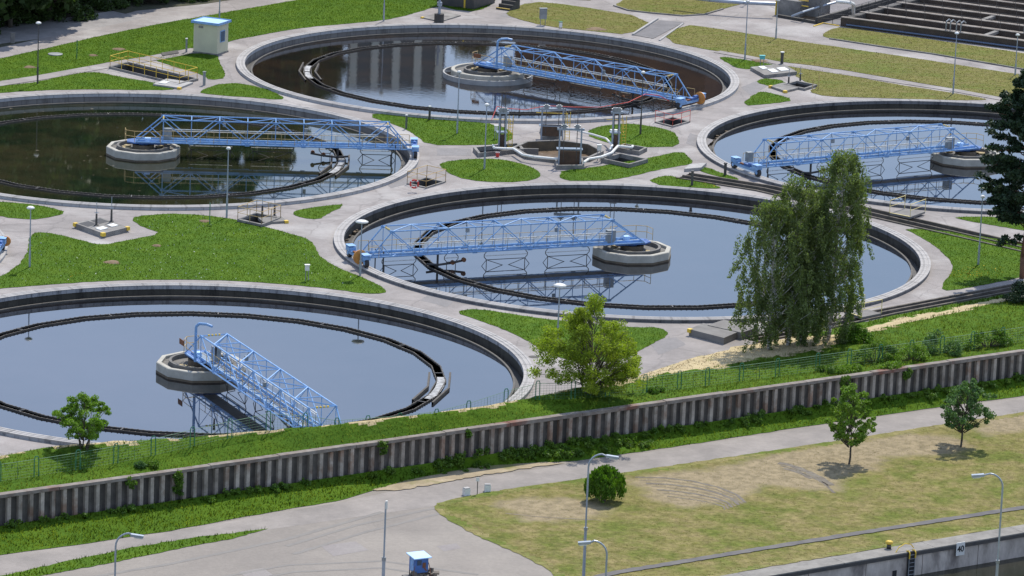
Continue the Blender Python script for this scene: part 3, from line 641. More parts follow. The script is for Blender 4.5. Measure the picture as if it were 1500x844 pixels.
# ------------------------------------------------------------------ tanks
def tank(key, label, wall, cop, foam_ang=None, n_isl=10, isl_r=3.42, round_isl=False, wm=M_wcalm, debris=False):
    c = TK[key]; t = thing('settling_tank', label, 'settling tank', (c[0], c[1], 0))
    MB().lathe([(25.4, -.06), (25.4, -.9), (25.1, -.9), (25.1, -.06)], 160).build('outer_wall', cop, t)
    MB().lathe([(24.66, -.33), (24.66, -2.4), (25.2, -2.4), (25.2, -.33)], 160).build('basin_wall', wall, t)
    MB().lathe([(24.58, -.34), (24.58, -.03), (24.70, -.03), (24.70, -.34)], 160).build('coping_band', cop, t)
    MB().lathe([(24.56, -.05), (24.56, 0), (24.76, 0), (24.78, -.03), (24.90, -.03), (24.92, 0), (25.10, 0), (25.12, -.03), (25.22, -.03), (25.24, 0), (25.43, 0), (25.43, -.08)], 160).build('rim', M_rim, t)
    MB().lathe([(24.80, -.025), (24.88, -.025), (24.88, -.02), (24.80, -.02)], 160).build('wheel_track', M_track, t)
    MB().lathe([(23.78, WZ+.10), (23.94, WZ+.10), (23.94, -2.4), (23.78, -2.4)], 160).build('gutter_lip', mat('damp_lip', (.11, .10, .088), .8, (.07, .065, .055), 1.5), t)
    MB().lathe([(23.93, WZ-.35), (24.67, WZ-.35)], 160, closed=False).build('gutter_bed', M_trough, t)
    # polygonal weir channel
    n = 26; off = .07*(ord(key)); ro, ri = 18.62, 17.95
    k1 = 1/math.cos(math.pi/n)
    wc = MB().lathe([(ri, WZ+.12), (ri+.07, WZ+.12), (ri+.07, -1.5), (ri, -1.5)], n, off=off)
    wc.lathe([(ro, WZ+.12), (ro+.07, WZ+.12), (ro+.07, -1.5), (ro, -1.5)], n, off=off)
    wc = wc.build('weir_channel', M_weir, t)
    MB().lathe([(ri+.08, WZ+.0), (ro+.01, WZ+.0)], n, closed=False, off=off).build('channel_bed', M_trough, wc)
    te = MB()
    for i in range(n):
        a0 = off+2*math.pi*i/n; a1 = off+2*math.pi*(i+1)/n
        for rr in (ri+.02, ro+.07):
            p = Vector((rr*math.cos(a0), rr*math.sin(a0), 0)); q = Vector((rr*math.cos(a1), rr*math.sin(a1), 0)); m = int((q-p).length/.42)
            for k in range(m):
                x = p.lerp(q, (k+.5)/m); te.box((x.x, x.y, WZ+.13), (.085, .09, .03), math.atan2(q.y-p.y, q.x-p.x)-math.pi/2)
    te.build('weir_teeth', M_tooth, wc)['kind'] = 'stuff'
    br = MB()
    for i in range(0, n, 2):
        a = off+2*math.pi*(i+.5)/n; rr = 18.3*math.cos(math.pi/n); br.box((rr*math.cos(a), rr*math.sin(a), WZ+.12), (.75, .10, .06), a)
    br.build('channel_brace', M_dsteel, wc)
    if foam_ang is not None:
        a = R_(foam_ang); i0 = math.floor((a-off)/(2*math.pi/n)); a = off+2*math.pi*(i0+.5)/n; rr = 18.3
        ob = MB(); dw = 2*math.pi/n
        ob.lathe([(17.4, WZ+.2), (17.55, WZ+.2), (17.55, -1.5), (17.4, -1.5)], 2, a0=a-dw, a1=a+dw)
        ob.lathe([(19.0, WZ+.2), (19.15, WZ+.2), (19.15, -1.5), (19.0, -1.5)], 2, a0=a-dw, a1=a+dw)
        ob.build('outlet_box', M_weir, wc)
        MB().lathe([(18.0, WZ+.09), (18.62, WZ+.09)], 8, closed=False, a0=a-dw*.75, a1=a+dw*.75).build('outlet_foam', M_foam, wc)
    # centre island
    isl = MB()
    seg = 40 if round_isl else n_isl
    isl.lathe([(isl_r, -2.2), (isl_r, WZ+.22), (isl_r-.002, WZ+.22), (isl_r, -.05), (isl_r-.05, 0), (isl_r-.38, 0), (isl_r-.38, -2.2)], seg, off=.2)
    ci = isl.build('centre_island', M_island, t)
    MB().lathe([(isl_r+.02, -2.2), (isl_r+.02, WZ+.17), (isl_r-.01, WZ+.17), (isl_r-.01, -2.2)], seg, off=.2).build('silt_line', M_silt, ci)
    MB().disc(isl_r-.3, -.22, seg).build('island_floor', M_ring, ci)
    MB().lathe([(2.45, -.3), (2.45, .12), (2.25, .12), (2.25, -.3)], 40).build('inner_ring', M_ring, ci)
    MB().lathe([(1.0, -.3), (1.0, .22), (.75, .22), (.75, -.3)], 24).build('feed_well', M_silt, ci)
    fl = MB(); rr = random.Random(ord(key))
    for k in range(5): a = rr.uniform(0, 6.28); fl.box((1.6*math.cos(a), 1.6*math.sin(a), -.12), (rr.uniform(.5, 1.0), .35, .12), rr.uniform(0, 3))
    fl.build('floor_planks', M_straw, ci)
    if round_isl:
        MB().lathe([(4.55, -2), (4.55, -.32), (4.40, -.32), (4.40, -2)], 48).build('scum_baffle', M_conc, ci)
        s = MB()
        for k in range(10): a = k*math.pi/5; s.bar((isl_r*math.cos(a), isl_r*math.sin(a), -.35), (4.45*math.cos(a), 4.45*math.sin(a), -.36), .05, 4)
        s.build('baffle_bracket', M_steel, ci)
    if debris:
        d = MB(); rr = random.Random(ord(key)+1)
        for k in range(46):
            a = R_(rr.uniform(120, 205)); r_ = rr.uniform(24.0, 24.6); d.box((r_*math.cos(a), r_*math.sin(a), WZ-.22), (rr.uniform(.1, .5), rr.uniform(.1, .3), rr.uniform(.1, .35)), rr.uniform(0, 3))
        d.build('gutter_debris', [M_silt], t)
    wt = MB().add([(c[0]+23.85*math.cos(2*math.pi*i/128), c[1]+23.85*math.sin(2*math.pi*i/128), WZ) for i in range(128)], [tuple(range(128))]).build('water', wm)
    wt['kind'] = 'structure'
    return t
tank('A', 'far round settling tank with pale wall and brown rippled water at the top middle', M_wallA, M_cop, foam_ang=-176, isl_r=3.75, round_isl=True, wm=M_wA)
tank('B', 'left middle round settling tank with dark murky water and white rim', M_wallA, M_cop, foam_ang=-6, wm=M_wB)
tank('C', 'right round settling tank partly behind the pine', M_wallB, M_copC, wm=M_wcalm, debris=True)
tank('D', 'central round settling tank with blue water behind the birches', M_wallB, M_copC, wm=M_wcalm, debris=True)
tank('E', 'nearest round settling tank at the lower left, partly hidden by the levee', M_wallB, M_cop2, foam_ang=-12, wm=M_wcalm)
tank('F', 'round settling tank cut off by the left edge of the photo', M_wallB, M_cop, wm=M_wcalm)

# ------------------------------------------------------------------ scraper bridges
def bridge(key, ang, label, guard=True, mast=False, blue=M_blue, box=False, x0=2.4, st_=2.5):
    c = TK[key]; t = thing('scraper_bridge', label, 'scraper bridge', (c[0], c[1], 0), R_(ang))
    y0, zt, zb = 1.05, 2.72, .58; xs = [x0+st_*i for i in range(9)]; xi, xo = -.7, xs[-1]+1.9
    tr = MB()
    for s in (-1, 1):
        y = s*y0
        tr.bar((xs[0], y, zt), (xs[-1], y, zt), .06, 6)
        tr.bar((xi, y, zb), (xo, y, zb), .065, 6)
        tr.bar((xi, y, zb), (xs[0], y, zt), .06, 6); tr.bar((xo, y, zb), (xs[-1], y, zt), .06, 6)
        for i, x in enumerate(xs):
            tr.bar((x, y, zb), (x, y, zt), .035, 5)
            if i % 2 == 0:
                for d in (-1, 1):
                    if 0 <= i+d < len(xs): tr.bar((x, y, zt), (xs[i+d], y, zb), .045, 5)
        for k in (.5,):
            tr.bar(((xi+xs[0])/2, y, (zb+zt)/2), (xs[0], y, zb), .04, 4); tr.bar(((xo+xs[-1])/2, y, (zb+zt)/2), (xs[-1], y, zb), .04, 4)
            tr.bar(((xo+xs[-1])/2, y, (zb+zt)/2), ((xo+xs[-1])/2, y, zb), .04, 4)
    for i, x in enumerate(xs):
        tr.bar((x, -y0, zt), (x, y0, zt), .05, 5); tr.bar((x, -y0, zb), (x, y0, zb), .05, 5)
        if i < 8:
            s = 1 if i % 2 == 0 else -1
            tr.bar((x, s*y0, zt), (xs[i+1], -s*y0, zt), .05, 5); tr.bar((x, s*y0, zb), (xs[i+1], -s*y0, zb), .045, 5)
    tf = tr.build('truss', blue, t)
    gs = MB()
    for s in (-1, 1):
        for i, x in enumerate(xs):
            gs.box((x, s*y0, zb if i % 2 else zt-.06), (.42, .03, .24))
    gs.build('gusset_plate', blue, tf)
    dk = MB().box((11.6, 0, zb-.06), (24.6, 1.0, .05)).build('walkway_deck', M_grate, t)
    ks = MB()
    for s in (-1, 1): ks.box((11.6, s*.53, zb+.02), (24.6, .05, .24))
    ks.build('kick_plate', M_pale, dk)
    hr = MB()
    for s in (-1,):
        for z in (1.15, 1.6): hr.bar((1.5, s*.62, z), (23.8, s*.62, z), .022, 4)
        for i in range(19): hr.bar((1.5+i*1.24, s*.62, zb), (1.5+i*1.24, s*.62, 1.6), .022, 4)
    hr.build('handrail', M_tan, t)
    for yy, z in ((.66, 1.52), (.66, 1.36)):
        MB().bar((2.2, yy, z), (21.6, yy, z), .04, 6).build('pipe', M_white, t)
    pp = MB()
    for i in range(17): pp.bar((2.2+i*1.2, .66, zb), (2.2+i*1.2, .66, 1.55), .022, 4)
    pp.build('rail_post', M_steel, t)
    # centre platform
    pf = MB().prism([(1.9, .95), (1.9, -.95), (-.8, -1.0), (-1.5, -.5), (-1.5, .5), (-.8, 1.0)], zb-.18, zb-.06).build('centre_platform', M_blued, t)
    MB().bar((0, 0, -.2), (0, 0, zb-.17), .42, 12).build('slewing_column', M_blued, pf)
    pr = MB(); pts = [(1.6, -1.15), (-.8, -1.1), (-1.6, -.6), (-1.7, .4)]
    for z in (1.1, 1.6): pr.path([(x, y, z) for x, y in pts], .028, 4)
    for x, y in pts: pr.bar((x, y, zb-.02), (x, y, 1.6), .028, 4)
    pr.build('platform_railing', M_tan, pf)
    MB().box((2.2, .35, 1.15), (.75, .5, 1.05)).build('control_cabinet', M_steel, t)
    MB().bar((.4, -.4, zb-.02), (.4, -.4, zb+.25), .3, 10).box((.4, -.4, zb+.28), (.5, .5, .06)).build('motor_cover', M_roofblue, t)
    # outboard carriage, runs on the rim
    cb = MB().box((24.98, 0, .50), (.34, 4.0, .26)).box((25.0, 0, .66), (.12, 3.4, .06)).box((24.7, 1.0, .62), (1.0, .18, .18)).box((24.7, -1.0, .62), (1.0, .18, .18)).build('end_carriage', M_blue, t)
    for s in (-1, 1):
        wl = MB().bar((24.84, s*1.95, .36), (25.14, s*1.95, .36), .36, 20).build('wheel', M_black, cb)
        MB().bar((24.80, s*1.95, .36), (25.18, s*1.95, .36), .16, 12).build('hub', M_pale, wl)
        MB().box((24.98, s*1.72, .78), (.62, .82, .34)).box((24.98, s*1.95, .98), (.5, .5, .12)).build('wheel_housing', M_blue, cb)
        MB().box((24.98, s*1.75, 1.06), (.66, .9, .04)).build('housing_lid', M_pale, cb)
    MB().box((24.98, .35, .74), (.4, 1.0, .22)).bar((24.98, .5, .86), (24.98, 1.1, .86), .17, 10).build('drive_motor', M_blued, cb)
    MB().box((25.0, -.5, .70), (.25, .8, .12)).build('cover_strip', M_rust, cb)
    if guard:
        gd = MB(); gy = -.95 if key == 'D' else 1.2
        if key == 'D': gy = 1.15
        gr_ = .62
        if key == 'F': gy = 2.1; gr_ = .42
        gd.bar((25.22, gy-.06, .70), (25.22, gy+.06, .70), gr_, 22); gd.build('gear_guard', M_orange, cb)
    if box:
        MB().box((24.2, -.75, 1.25), (.55, .5, .9)).build('switch_box', M_steel, t)
    er = MB()
    for s in (-1, 1): er.path([(23.6, s*1.25, zb), (23.6, s*1.25, 1.5), (24.5, s*1.3, 1.5), (24.5, s*1.3, .75)], .025, 4)
    er.build('end_railing', M_tan, t)
    # scrapers hanging into the water
    for a, b in ((4.4, 8.0), (10.1, 13.6), (16.4, 17.2), (20.2, 22.8)):
        sf = MB()
        for s in (1,):
            y = s*.5
            for x in (a, b):
                k = .22 if x == b else -.22
                sf.path([(x, y, zb), (x, y, .42), (x+k, y, .15), (x+k, y, -.05), (x, y, -.30), (x, y, WZ-.4)], .035, 4)
            sf.bar((a, y, -.30), (b, y, -.30), .032, 4)
            if b-a > 2:
                sf.bar((a, y, -.3), ((a+b)/2, y, WZ-.1), .028, 4); sf.bar((b, y, -.3), ((a+b)/2, y, WZ-.1), .028, 4)
                sf.bar((a, y, -.3), (a-.5, y, WZ-.1), .028, 4); sf.bar((b, y, -.3), (b+.5, y, WZ-.1), .028, 4)
        so = sf.build('scraper_frame', M_dsteel, t)
        cr = MB()
        cr.bar((a-.2, .5, .05), (b+.2, .5, .05), .035, 4)
        cr.build('cross_rail', M_white, so)
    sk = MB()
    sk.bar((17.9, .2, zb), (17.9, .2, WZ-.3), .10, 8).bar((22.9, .5, .9), (22.9, .5, WZ-.3), .06, 6).bar((23.2, -.6, .9), (23.2, -.6, WZ-.3), .05, 6)
    sk.path([(18.9, .2, WZ+.35), (17.8, .2, WZ+.25), (16.6, .2, WZ+.35), (15.4, .2, WZ+.55)], .10, 6)
    sk.build('skimmer', M_dsteel, t)
    MB().bar((16.6, .25, WZ+.42), (16.6, .45, WZ+.42), .2, 8).bar((15.6, .25, WZ+.6), (15.6, .45, WZ+.6), .2, 8).build('skimmer_float', M_rust, t)
    for x, s in ((7.4, 1), (14.9, -1)):
        MB().box((x, s*.75, 2.05), (.28, .22, .36)).bar((x, s*.75, 2.2), (x, s*1.0, 2.6), .03, 4).build('floodlight', M_steel, t)
    if mast:
        ms = MB().path([(2.0, -1.25, zb), (2.0, -1.25, 3.0), (2.05, -1.25, 3.35), (2.3, -1.1, 3.6), (2.8, -.7, 3.65), (3.2, -.4, 3.55)], .11, 8).build('swan_neck_pipe', M_blue, t)
        MB().box((-.3, -1.5, 1.55), (.9, .04, .42)).build('notice_board', M_rust, t)
        MB().bar((4.6, -.6, 2.5), (4.6, -.6, 1.6), .12, 6, r2=.05).build('hanging_rag', M_black, t)
    # hazard stripes at both ends of the top frame
    hz = MB()
    for xx in (xs[0], xs[-1]):
        for k in range(4): hz.bar((xx, -.5+k*.28, zt), (xx, -.36+k*.28, zt), .075, 6)
    hz.build('hazard_marks', M_yel, t)
    return t
bridge('A', -36.5, 'blue lattice bridge over the far tank ending by the red railing', True, True)
bridge('B', 3.5, 'blue lattice bridge over the murky left middle tank', False, x0=1.8, st_=2.58)
bridge('C', -148.5, 'blue lattice bridge over the right tank with two blue wheel housings', False, box=True)
bridge('D', -157.0, 'blue lattice bridge over the central tank with orange disc guard', True)
bridge('E', -65.0, 'blue lattice bridge of the nearest tank pointing towards the levee', False, True, M_pale, x0=2.6, st_=2.7)
bridge('F', -2.0, 'blue bridge carriage at the left edge of the photo', True)

# ------------------------------------------------------------------ sheet pile wall
wt = thing('sheet_pile_wall', 'long sheet pile retaining wall with pale pillars and concrete cap', 'retaining wall')
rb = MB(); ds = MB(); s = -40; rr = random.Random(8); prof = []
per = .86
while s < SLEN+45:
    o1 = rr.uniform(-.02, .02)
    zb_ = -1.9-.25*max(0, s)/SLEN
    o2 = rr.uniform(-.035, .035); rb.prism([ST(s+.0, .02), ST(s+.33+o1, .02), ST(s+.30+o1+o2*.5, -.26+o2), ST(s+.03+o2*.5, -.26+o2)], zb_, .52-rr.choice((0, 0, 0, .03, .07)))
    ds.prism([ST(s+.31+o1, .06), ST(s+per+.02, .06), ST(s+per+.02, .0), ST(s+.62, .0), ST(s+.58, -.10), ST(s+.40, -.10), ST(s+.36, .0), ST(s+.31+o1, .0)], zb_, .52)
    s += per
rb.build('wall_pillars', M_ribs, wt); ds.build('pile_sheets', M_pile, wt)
s = -40; k = 0
while s < SLEN+45:
    L = rr.choice([5.6, 6.4, 7.6]); dz = rr.uniform(-.04, .03)
    MB().prism([ST(s+.02, .22), ST(s+L-.02, .22), ST(s+L-.02, -.34), ST(s+.02, -.34)], .52+.001, .76+dz).build('cap_beam', M_cap, wt); s += L

# ------------------------------------------------------------------ fence on the levee
ft = thing('wire_fence', 'thin wire fence with green hoop posts on the grassy levee slope', 'fence')
fpx = [(0, 706), (55, 698), (115, 689), (170, 681), (224, 673), (279, 664), (333, 656), (387, 647), (440, 639), (492, 635), (543, 631), (588, 623.5), (639.5, 615), (690, 610), (739, 600), (790, 595.5), (842, 588), (893, 581), (942, 571), (990, 563), (1038, 560), (1088, 553), (1134, 543), (1199, 537)]
fs = []
for x, y in fpx:
    q = toST(W(x, y, .95)); fs.append(q)
ts_ = [q[1] for q in fs]; sl = np.polyfit([q[0] for q in fs], ts_, 1)
allS = [q[0] for q in fs]; step = (allS[-1]-allS[0])/(len(allS)-1)
allS = [allS[0]-step*k for k in (3, 2, 1)]+allS+[allS[-1]+step*k for k in range(1, 9)]
tops = []
for s in allS:
    t = max(.45, np.polyval(sl, s)); x, y = ST(s, t); z = levee_z(s, t)
    p = MB(); a = .17
    d = UX*a
    p.path([(x-d.x, y-d.y, z-.3), (x-d.x, y-d.y, z+1.25), (x-d.x*.6, y-d.y*.6, z+1.42), (x+d.x*.6, y+d.y*.6, z+1.42), (x+d.x, y+d.y, z+1.25), (x+d.x, y+d.y, z-.3)], .035, 5)
    p.build('post', M_green, ft); tops.append((x, y, z))
wr = MB()
for (x0, y0, z0), (x1, y1, z1) in zip(tops[:-1], tops[1:]):
    for h in (.05, .25, .45, .65, .85, 1.05, 1.22): wr.bar((x0, y0, z0+h), (x1, y1, z1+h), .008 if h < 1.2 else .02, 3)
    for k in range(1, 12): f = k/12; wr.bar((x0+(x1-x0)*f, y0+(y1-y0)*f, z0+(z1-z0)*f-.1), (x0+(x1-x0)*f, y0+(y1-y0)*f, z0+(z1-z0)*f+1.22), .006 if k != 6 else .016, 3)
wr.build('wire', M_wire, ft)

# ------------------------------------------------------------------ vegetation
ML_maple = leafmat('fresh_leaves', (.175, .24, .018), (.255, .305, .038), .4, .42, .5)
ML_shrub = leafmat('shrub_leaves', (.11, .21, .02), (.165, .27, .035), .4, .35, .6)
ML_birch = leafmat('birch_leaves', (.095, .130, .045), (.150, .185, .068), .45, .4, .35)
ML_ash = leafmat('ash_leaves', (.11, .20, .020), (.165, .26, .035), .4, .3, .6)
ML_oak = leafmat('dark_leaves', (.075, .15, .045), (.12, .205, .07), .4, .25, .6)
ML_mop = leafmat('mop_leaves', (.055, .13, .008), (.10, .185, .012), .4, .3, .8)
ML_pine = leafmat('pine_needles', (.018, .040, .020), (.035, .06, .025), .4, .1, .6)
ML_forest = leafmat('forest_leaves', (.030, .055, .012), (.05, .085, .018), .4, .2, .15)
ML_ivy = leafmat('ivy_leaves', (.06, .13, .015), (.12, .20, .025), .4, .3, .8)

def leaves(cent, rad, per, size, rgn, squash=.8, hang=0.0, aspect=1.0):
    """quads scattered in soft clumps: cent (n,3), rad (n,)"""
    n = len(cent)*per; c = np.repeat(cent, per, 0); r = np.repeat(rad, per)
    d = rgn.normal(0, 1, (n, 3)); d /= np.linalg.norm(d, axis=1)[:, None]; rr = rgn.random(n)**.45
    p = c+d*(r*rr)[:, None]*np.array([1, 1, squash])
    nn = rgn.normal(0, 1, (n, 3))+np.array([0, 0, .5]); nn /= np.linalg.norm(nn, axis=1)[:, None]
    a = np.cross(nn, rgn.normal(0, 1, (n, 3))); a /= np.linalg.norm(a, axis=1)[:, None]+1e-9
    if hang: a = a*(1-hang)+np.array([0, 0, -1])*hang; a /= np.linalg.norm(a, axis=1)[:, None]
    b = np.cross(nn, a); b /= np.linalg.norm(b, axis=1)[:, None]+1e-9
    s = size*(.6+.8*rgn.random(n))[:, None]
    V = np.stack([p-a*s*aspect*.5, p+b*s*.38, p+a*s*aspect*.5, p-b*s*.38], 1).reshape(-1, 3)
    return V
def add_leaves(name, V, m, parent): return npmesh(name, V, np.arange(len(V)).reshape(-1, 4), m, parent)
def limb(mb, a, b, r0, r1, rr, n=4, jit=.05):
    a = Vector(a); b = Vector(b); p = a; L = (b-a).length
    for i in range(1, n+1):
        q = a.lerp(b, i/n)+(Vector((rr.uniform(-1, 1), rr.uniform(-1, 1), rr.uniform(-.6, .6)))*L*jit if i < n else Vector())
        mb.bar(p, q, r0+(r1-r0)*(i-1)/n, 6, r0+(r1-r0)*i/n); p = q
def tree(name, label, cat, loc, H, th, prof, ncl, clr, per, size, lm, bm, seed, tr=.12, stems=1, spread=0.0, squash=.8, group=None, lean=0.0, inner=.45, rz=0):
    """prof: list of (height fraction of crown, radius)"""
    rr = random.Random(seed); rgn = np.random.default_rng(seed)
    t = thing(name, label, cat, loc, rz, group)
    hs = [p[0] for p in prof]; rs = [p[1] for p in prof]
    cent = []; rad = []
    tot = 0
    while len(cent) < ncl:
        f = rr.random(); R0 = float(np.interp(f, hs, rs)); 
        if rr.random() > (R0/max(rs))**1.2: continue
        a = rr.uniform(0, 6.283); q = inner+(1-inner)*rr.random()**.6; lob = 1+.22*math.sin(3*a+seed)+.14*math.sin(5*a+f*9+seed)
        r = R0*q*lob
        cent.append((r*math.cos(a)+lean*f, r*math.sin(a), th+(H-th)*f)); rad.append(clr*rr.uniform(.6, 1.25))
    tk = MB()
    if stems == 1: limb(tk, (0, 0, -.3), (lean*.5, 0, th+(H-th)*.75), tr, tr*.25, rr, 6, .02)
    else:
        for k in range(stems):
            a = 6.283*k/stems+rr.uniform(-.3, .3); limb(tk, (.15*math.cos(a), .15*math.sin(a), -.3), (spread*math.cos(a)*rr.uniform(.5, 1), spread*math.sin(a)*rr.uniform(.5, 1), th+(H-th)*rr.uniform(.4, .75)), tr, tr*.25, rr, 6)
    tb = tk.build('trunk', bm, t, smooth=True)
    lb = MB()
    for (x, y, z), r in list(zip(cent, rad))[::2]:
        h0 = max(th*.75, z-math.hypot(x, y)*.7-.4); f0 = min(1, h0/H)
        limb(lb, (lean*f0*.5+x*.08, y*.08, h0), (x, y, z), tr*.32, .015, rr, 3)
    lb.build('branches', bm, tb)
    add_leaves('crown', leaves(np.array(cent), np.array(rad), per, size, rgn, squash), lm, t)
    return t
def on(px, py, z0=.8):
    z = z0
    for _ in range(8): p = W(px, py, z); z = terr(p.x, p.y)
    return (p.x, p.y, z)
tree('bushy_tree', 'yellow green bushy tree on the levee in front of the central tank', 'tree', on(866, 577, .6), 7.6, .8, [(0, 3.0), (.12, 3.9), (.35, 4.1), (.6, 3.1), (.8, 1.5), (1, .4)], 230, .52, 190, .125, ML_maple, M_bark, 11, .09, 6, 2.4, inner=.25)
tree('round_shrub', 'small multi-stemmed green tree on the levee at the lower left', 'tree', on(123, 657, 1.6), 3.9, .8, [(0, .9), (.2, 1.7), (.5, 2.0), (.75, 1.2), (1, .35)], 120, .30, 120, .12, ML_shrub, M_bark, 12, .06, 6, 1.4, inner=.25)
tree('young_ash', 'slender young tree with broad leaves, left of the two lawn trees', 'tree', (*W(1243, 680, RV).to_2d(), RV), 5.9, 1.7, [(0, .7), (.12, 1.6), (.4, 1.75), (.7, 1.3), (.9, .75), (1, .3)], 120, .30, 120, .13, ML_ash, M_bark, 13, .085, inner=.3)
tree('young_maple', 'dark green young tree leaning slightly beside the lane at the right', 'tree', (*W(1407, 655, RV).to_2d(), RV), 5.2, 1.5, [(0, 1.0), (.15, 1.7), (.4, 2.0), (.7, 1.4), (.9, .7), (1, .25)], 120, .29, 115, .13, ML_oak, M_bark, 14, .095, lean=.5, inner=.3)
# mop-headed weeping tree
def mop(loc):
    rr = random.Random(5); rgn = np.random.default_rng(5); t = thing('weeping_mop_tree', 'round dark green mop headed tree beside the tall curved lamp', 'tree', loc)
    k = MB(); limb(k, (0, 0, -.2), (0, 0, 2.0), .12, .08, rr, 4); k.build('trunk', M_bark, t, smooth=True)
    c = []; r = []
    for i in range(330):
        a = rr.uniform(0, 6.283); f = rr.random(); rad = 1.16*math.sin(min(1, f*1.25)*1.5708)**.8*(1+.16*math.sin(4*a+1)+.08*math.sin(9*a)); z = .25+.25*math.sin(5*a)**2+1.95*(1-f)**.6
        if f > .6: rad *= rr.uniform(.92, 1.04)
        c.append((rad*math.cos(a), rad*math.sin(a), z)); r.append(.22)
    add_leaves('crown', leaves(np.array(c), np.array(r), 30, .15, rgn, 1.5, hang=.75, aspect=1.3), ML_mop, t)
    b = MB()
    for i in range(12): a = i*.52; limb(b, (0, 0, 1.9), (1.0*math.cos(a), 1.0*math.sin(a), 1.95), .04, .015, rr, 3)
    b.build('branches', M_bark, t)
mop((*W(885, 735, RV).to_2d(), RV))
# birches
def birch(px, py, H, Rc, seed, label, lean=0.0, nst=230, low=.12):
    loc = on(px, py, .5); rr = random.Random(seed); rgn = np.random.default_rng(seed)
    t = thing('birch_tree', label, 'tree', loc, 0, 'birches on the levee')
    k = MB(); limb(k, (0, 0, -.3), (lean, 0, H*.93), .17, .03, rr, 10, .01); tb = k.build('trunk', M_birch, t, smooth=True)
    C_, R2, b = [], [], MB()
    for i in range(nst):
        f = low+.86*rr.random()**.85; R0 = Rc*float(np.interp(f, [0, .15, .4, .65, .85, 1], [.6, .95, 1.0, .95, .78, .28])); a = rr.uniform(0, 6.283)
        q = .25+.75*rr.random()**.6; R0 *= 1+.25*math.sin(2*a+seed)+.15*math.sin(5*a+7*f)
        x = R0*q*math.cos(a)+lean*f; y = R0*q*math.sin(a); z = f*H
        if i % 3 == 0: limb(b, (lean*max(.05, f-.12), 0, max(.8, z-R0*q*.9-.3)), (x, y, z), .035, .012, rr, 3)
        L = rr.uniform(.6, 2.4)*(.6+.6*(1-f)); m = max(3, int(L/.28)); dx, dy = rr.uniform(-.1, .1), rr.uniform(-.1, .1)
        for j in range(m):
            C_.append((x+dx*j+.1*math.cos(a)*j*.3, y+dy*j, z-L*j/m)); R2.append(.34*(1-.55*j/m))
    b.build('branches', M_birch, tb)
    add_leaves('crown', leaves(np.array(C_), np.array(R2), 21, .13, rgn, 1.2, hang=.5, aspect=1.3), ML_birch, t)
birch(1127, 512, 12.0, 2.5, 21, 'leftmost birch of the clump, shorter with a pale trunk', -.1, 250)
birch(1153, 506, 13.9, 2.2, 22, 'second birch from the left in the levee clump', .3, 300)
birch(1170, 503, 11.5, 2.0, 23, 'birch hidden in the middle of the levee clump', 1.2, 200)
birch(1213, 497, 15.6, 2.7, 24, 'tallest birch at the right of the clump', .5, 400, .10)
# pine
def pine():
    loc = W(1497, 408, G0); rr = random.Random(31); rgn = np.random.default_rng(31); H = 18.0
    t = thing('pine_tree', 'dark pine with a reddish trunk at the right edge', 'tree', loc)
    k = MB(); limb(k, (0, 0, -.3), (.2, 0, H*.96), .24, .05, rr, 8, .006); tb = k.build('trunk', M_pinebark, t, smooth=True)
    b = MB(); C_, R2 = [], []
    for i in range(120):
        f = .26+.72*(i/120); a = rr.uniform(0, 6.283); Lr = (5.0*float(np.interp(f, [.3, .42, .6, .8, 1], [.6, 1.0, .95, .62, .18])))*rr.uniform(.55, 1.1)
        e = (Lr*math.cos(a), Lr*math.sin(a), H*f+Lr*.12+rr.uniform(-.3, .3)); limb(b, (0, 0, H*f-.3), e, .06, .02, rr, 4)
        for j in range(7):
            g_ = .35+.65*j/6; C_.append((e[0]*g_+rr.uniform(-.35, .35), e[1]*g_+rr.uniform(-.35, .35), H*f-.3+(e[2]-H*f+.3)*g_+rr.uniform(-.1, .3))); R2.append(.42*rr.uniform(.7, 1.2))
    for q in ((-1.6, .2, 3.4), (-1.0, -.3, 3.2), (-2.0, 0, 3.0), (-.5, .2, 3.5)): C_.append(q); R2.append(.4); limb(b, (0, 0, 3.0), q, .04, .02, rr, 3)
    b.build('branches', M_pinebark, tb)
    add_leaves('crown', leaves(np.array(C_), np.array(R2)*1.15, 75, .22, rgn, .6, aspect=1.5), ML_pine, t)
pine()
def shrub(name, label, loc, rx, h, seed, lm=ML_shrub, n=26, clr=.35, per=90, size=.14, cat='shrub', rz=0.0, ry=None):
    rr = random.Random(seed); rgn = np.random.default_rng(seed); t = thing(name, label, cat, loc, rz); c = []
    ry = rx if ry is None else ry
    for i in range(n):
        a = rr.uniform(0, 6.283); q = rr.random()**.5; c.append((rx*q*math.cos(a), ry*q*math.sin(a), .15+(h-.2)*(1-q*q)*rr.uniform(.5, 1)))
    k = MB()
    for x, y, z in c: limb(k, (x*.2, y*.2, -.1), (x, y, z), .025, .01, rr, 3)
    k.build('stems', M_bark, t)
    add_leaves('foliage', leaves(np.array(c), np.array([clr]*n)*rgn.uniform(.7, 1.3, n), per, size, rgn, .9), lm, t); return t
shrub('round_bush', 'rounded light green bush on the straw right of the birches', on(1252, 499, .4), 1.35, 1.4, 41, ML_mop, 40, .4)
shrub('dark_bush', 'dark bush at the foot of the pine', on(1494, 442, .2), 1.2, 1.7, 42, ML_pine, 40, .4)
DW = math.atan2(UX.y, UX.x)
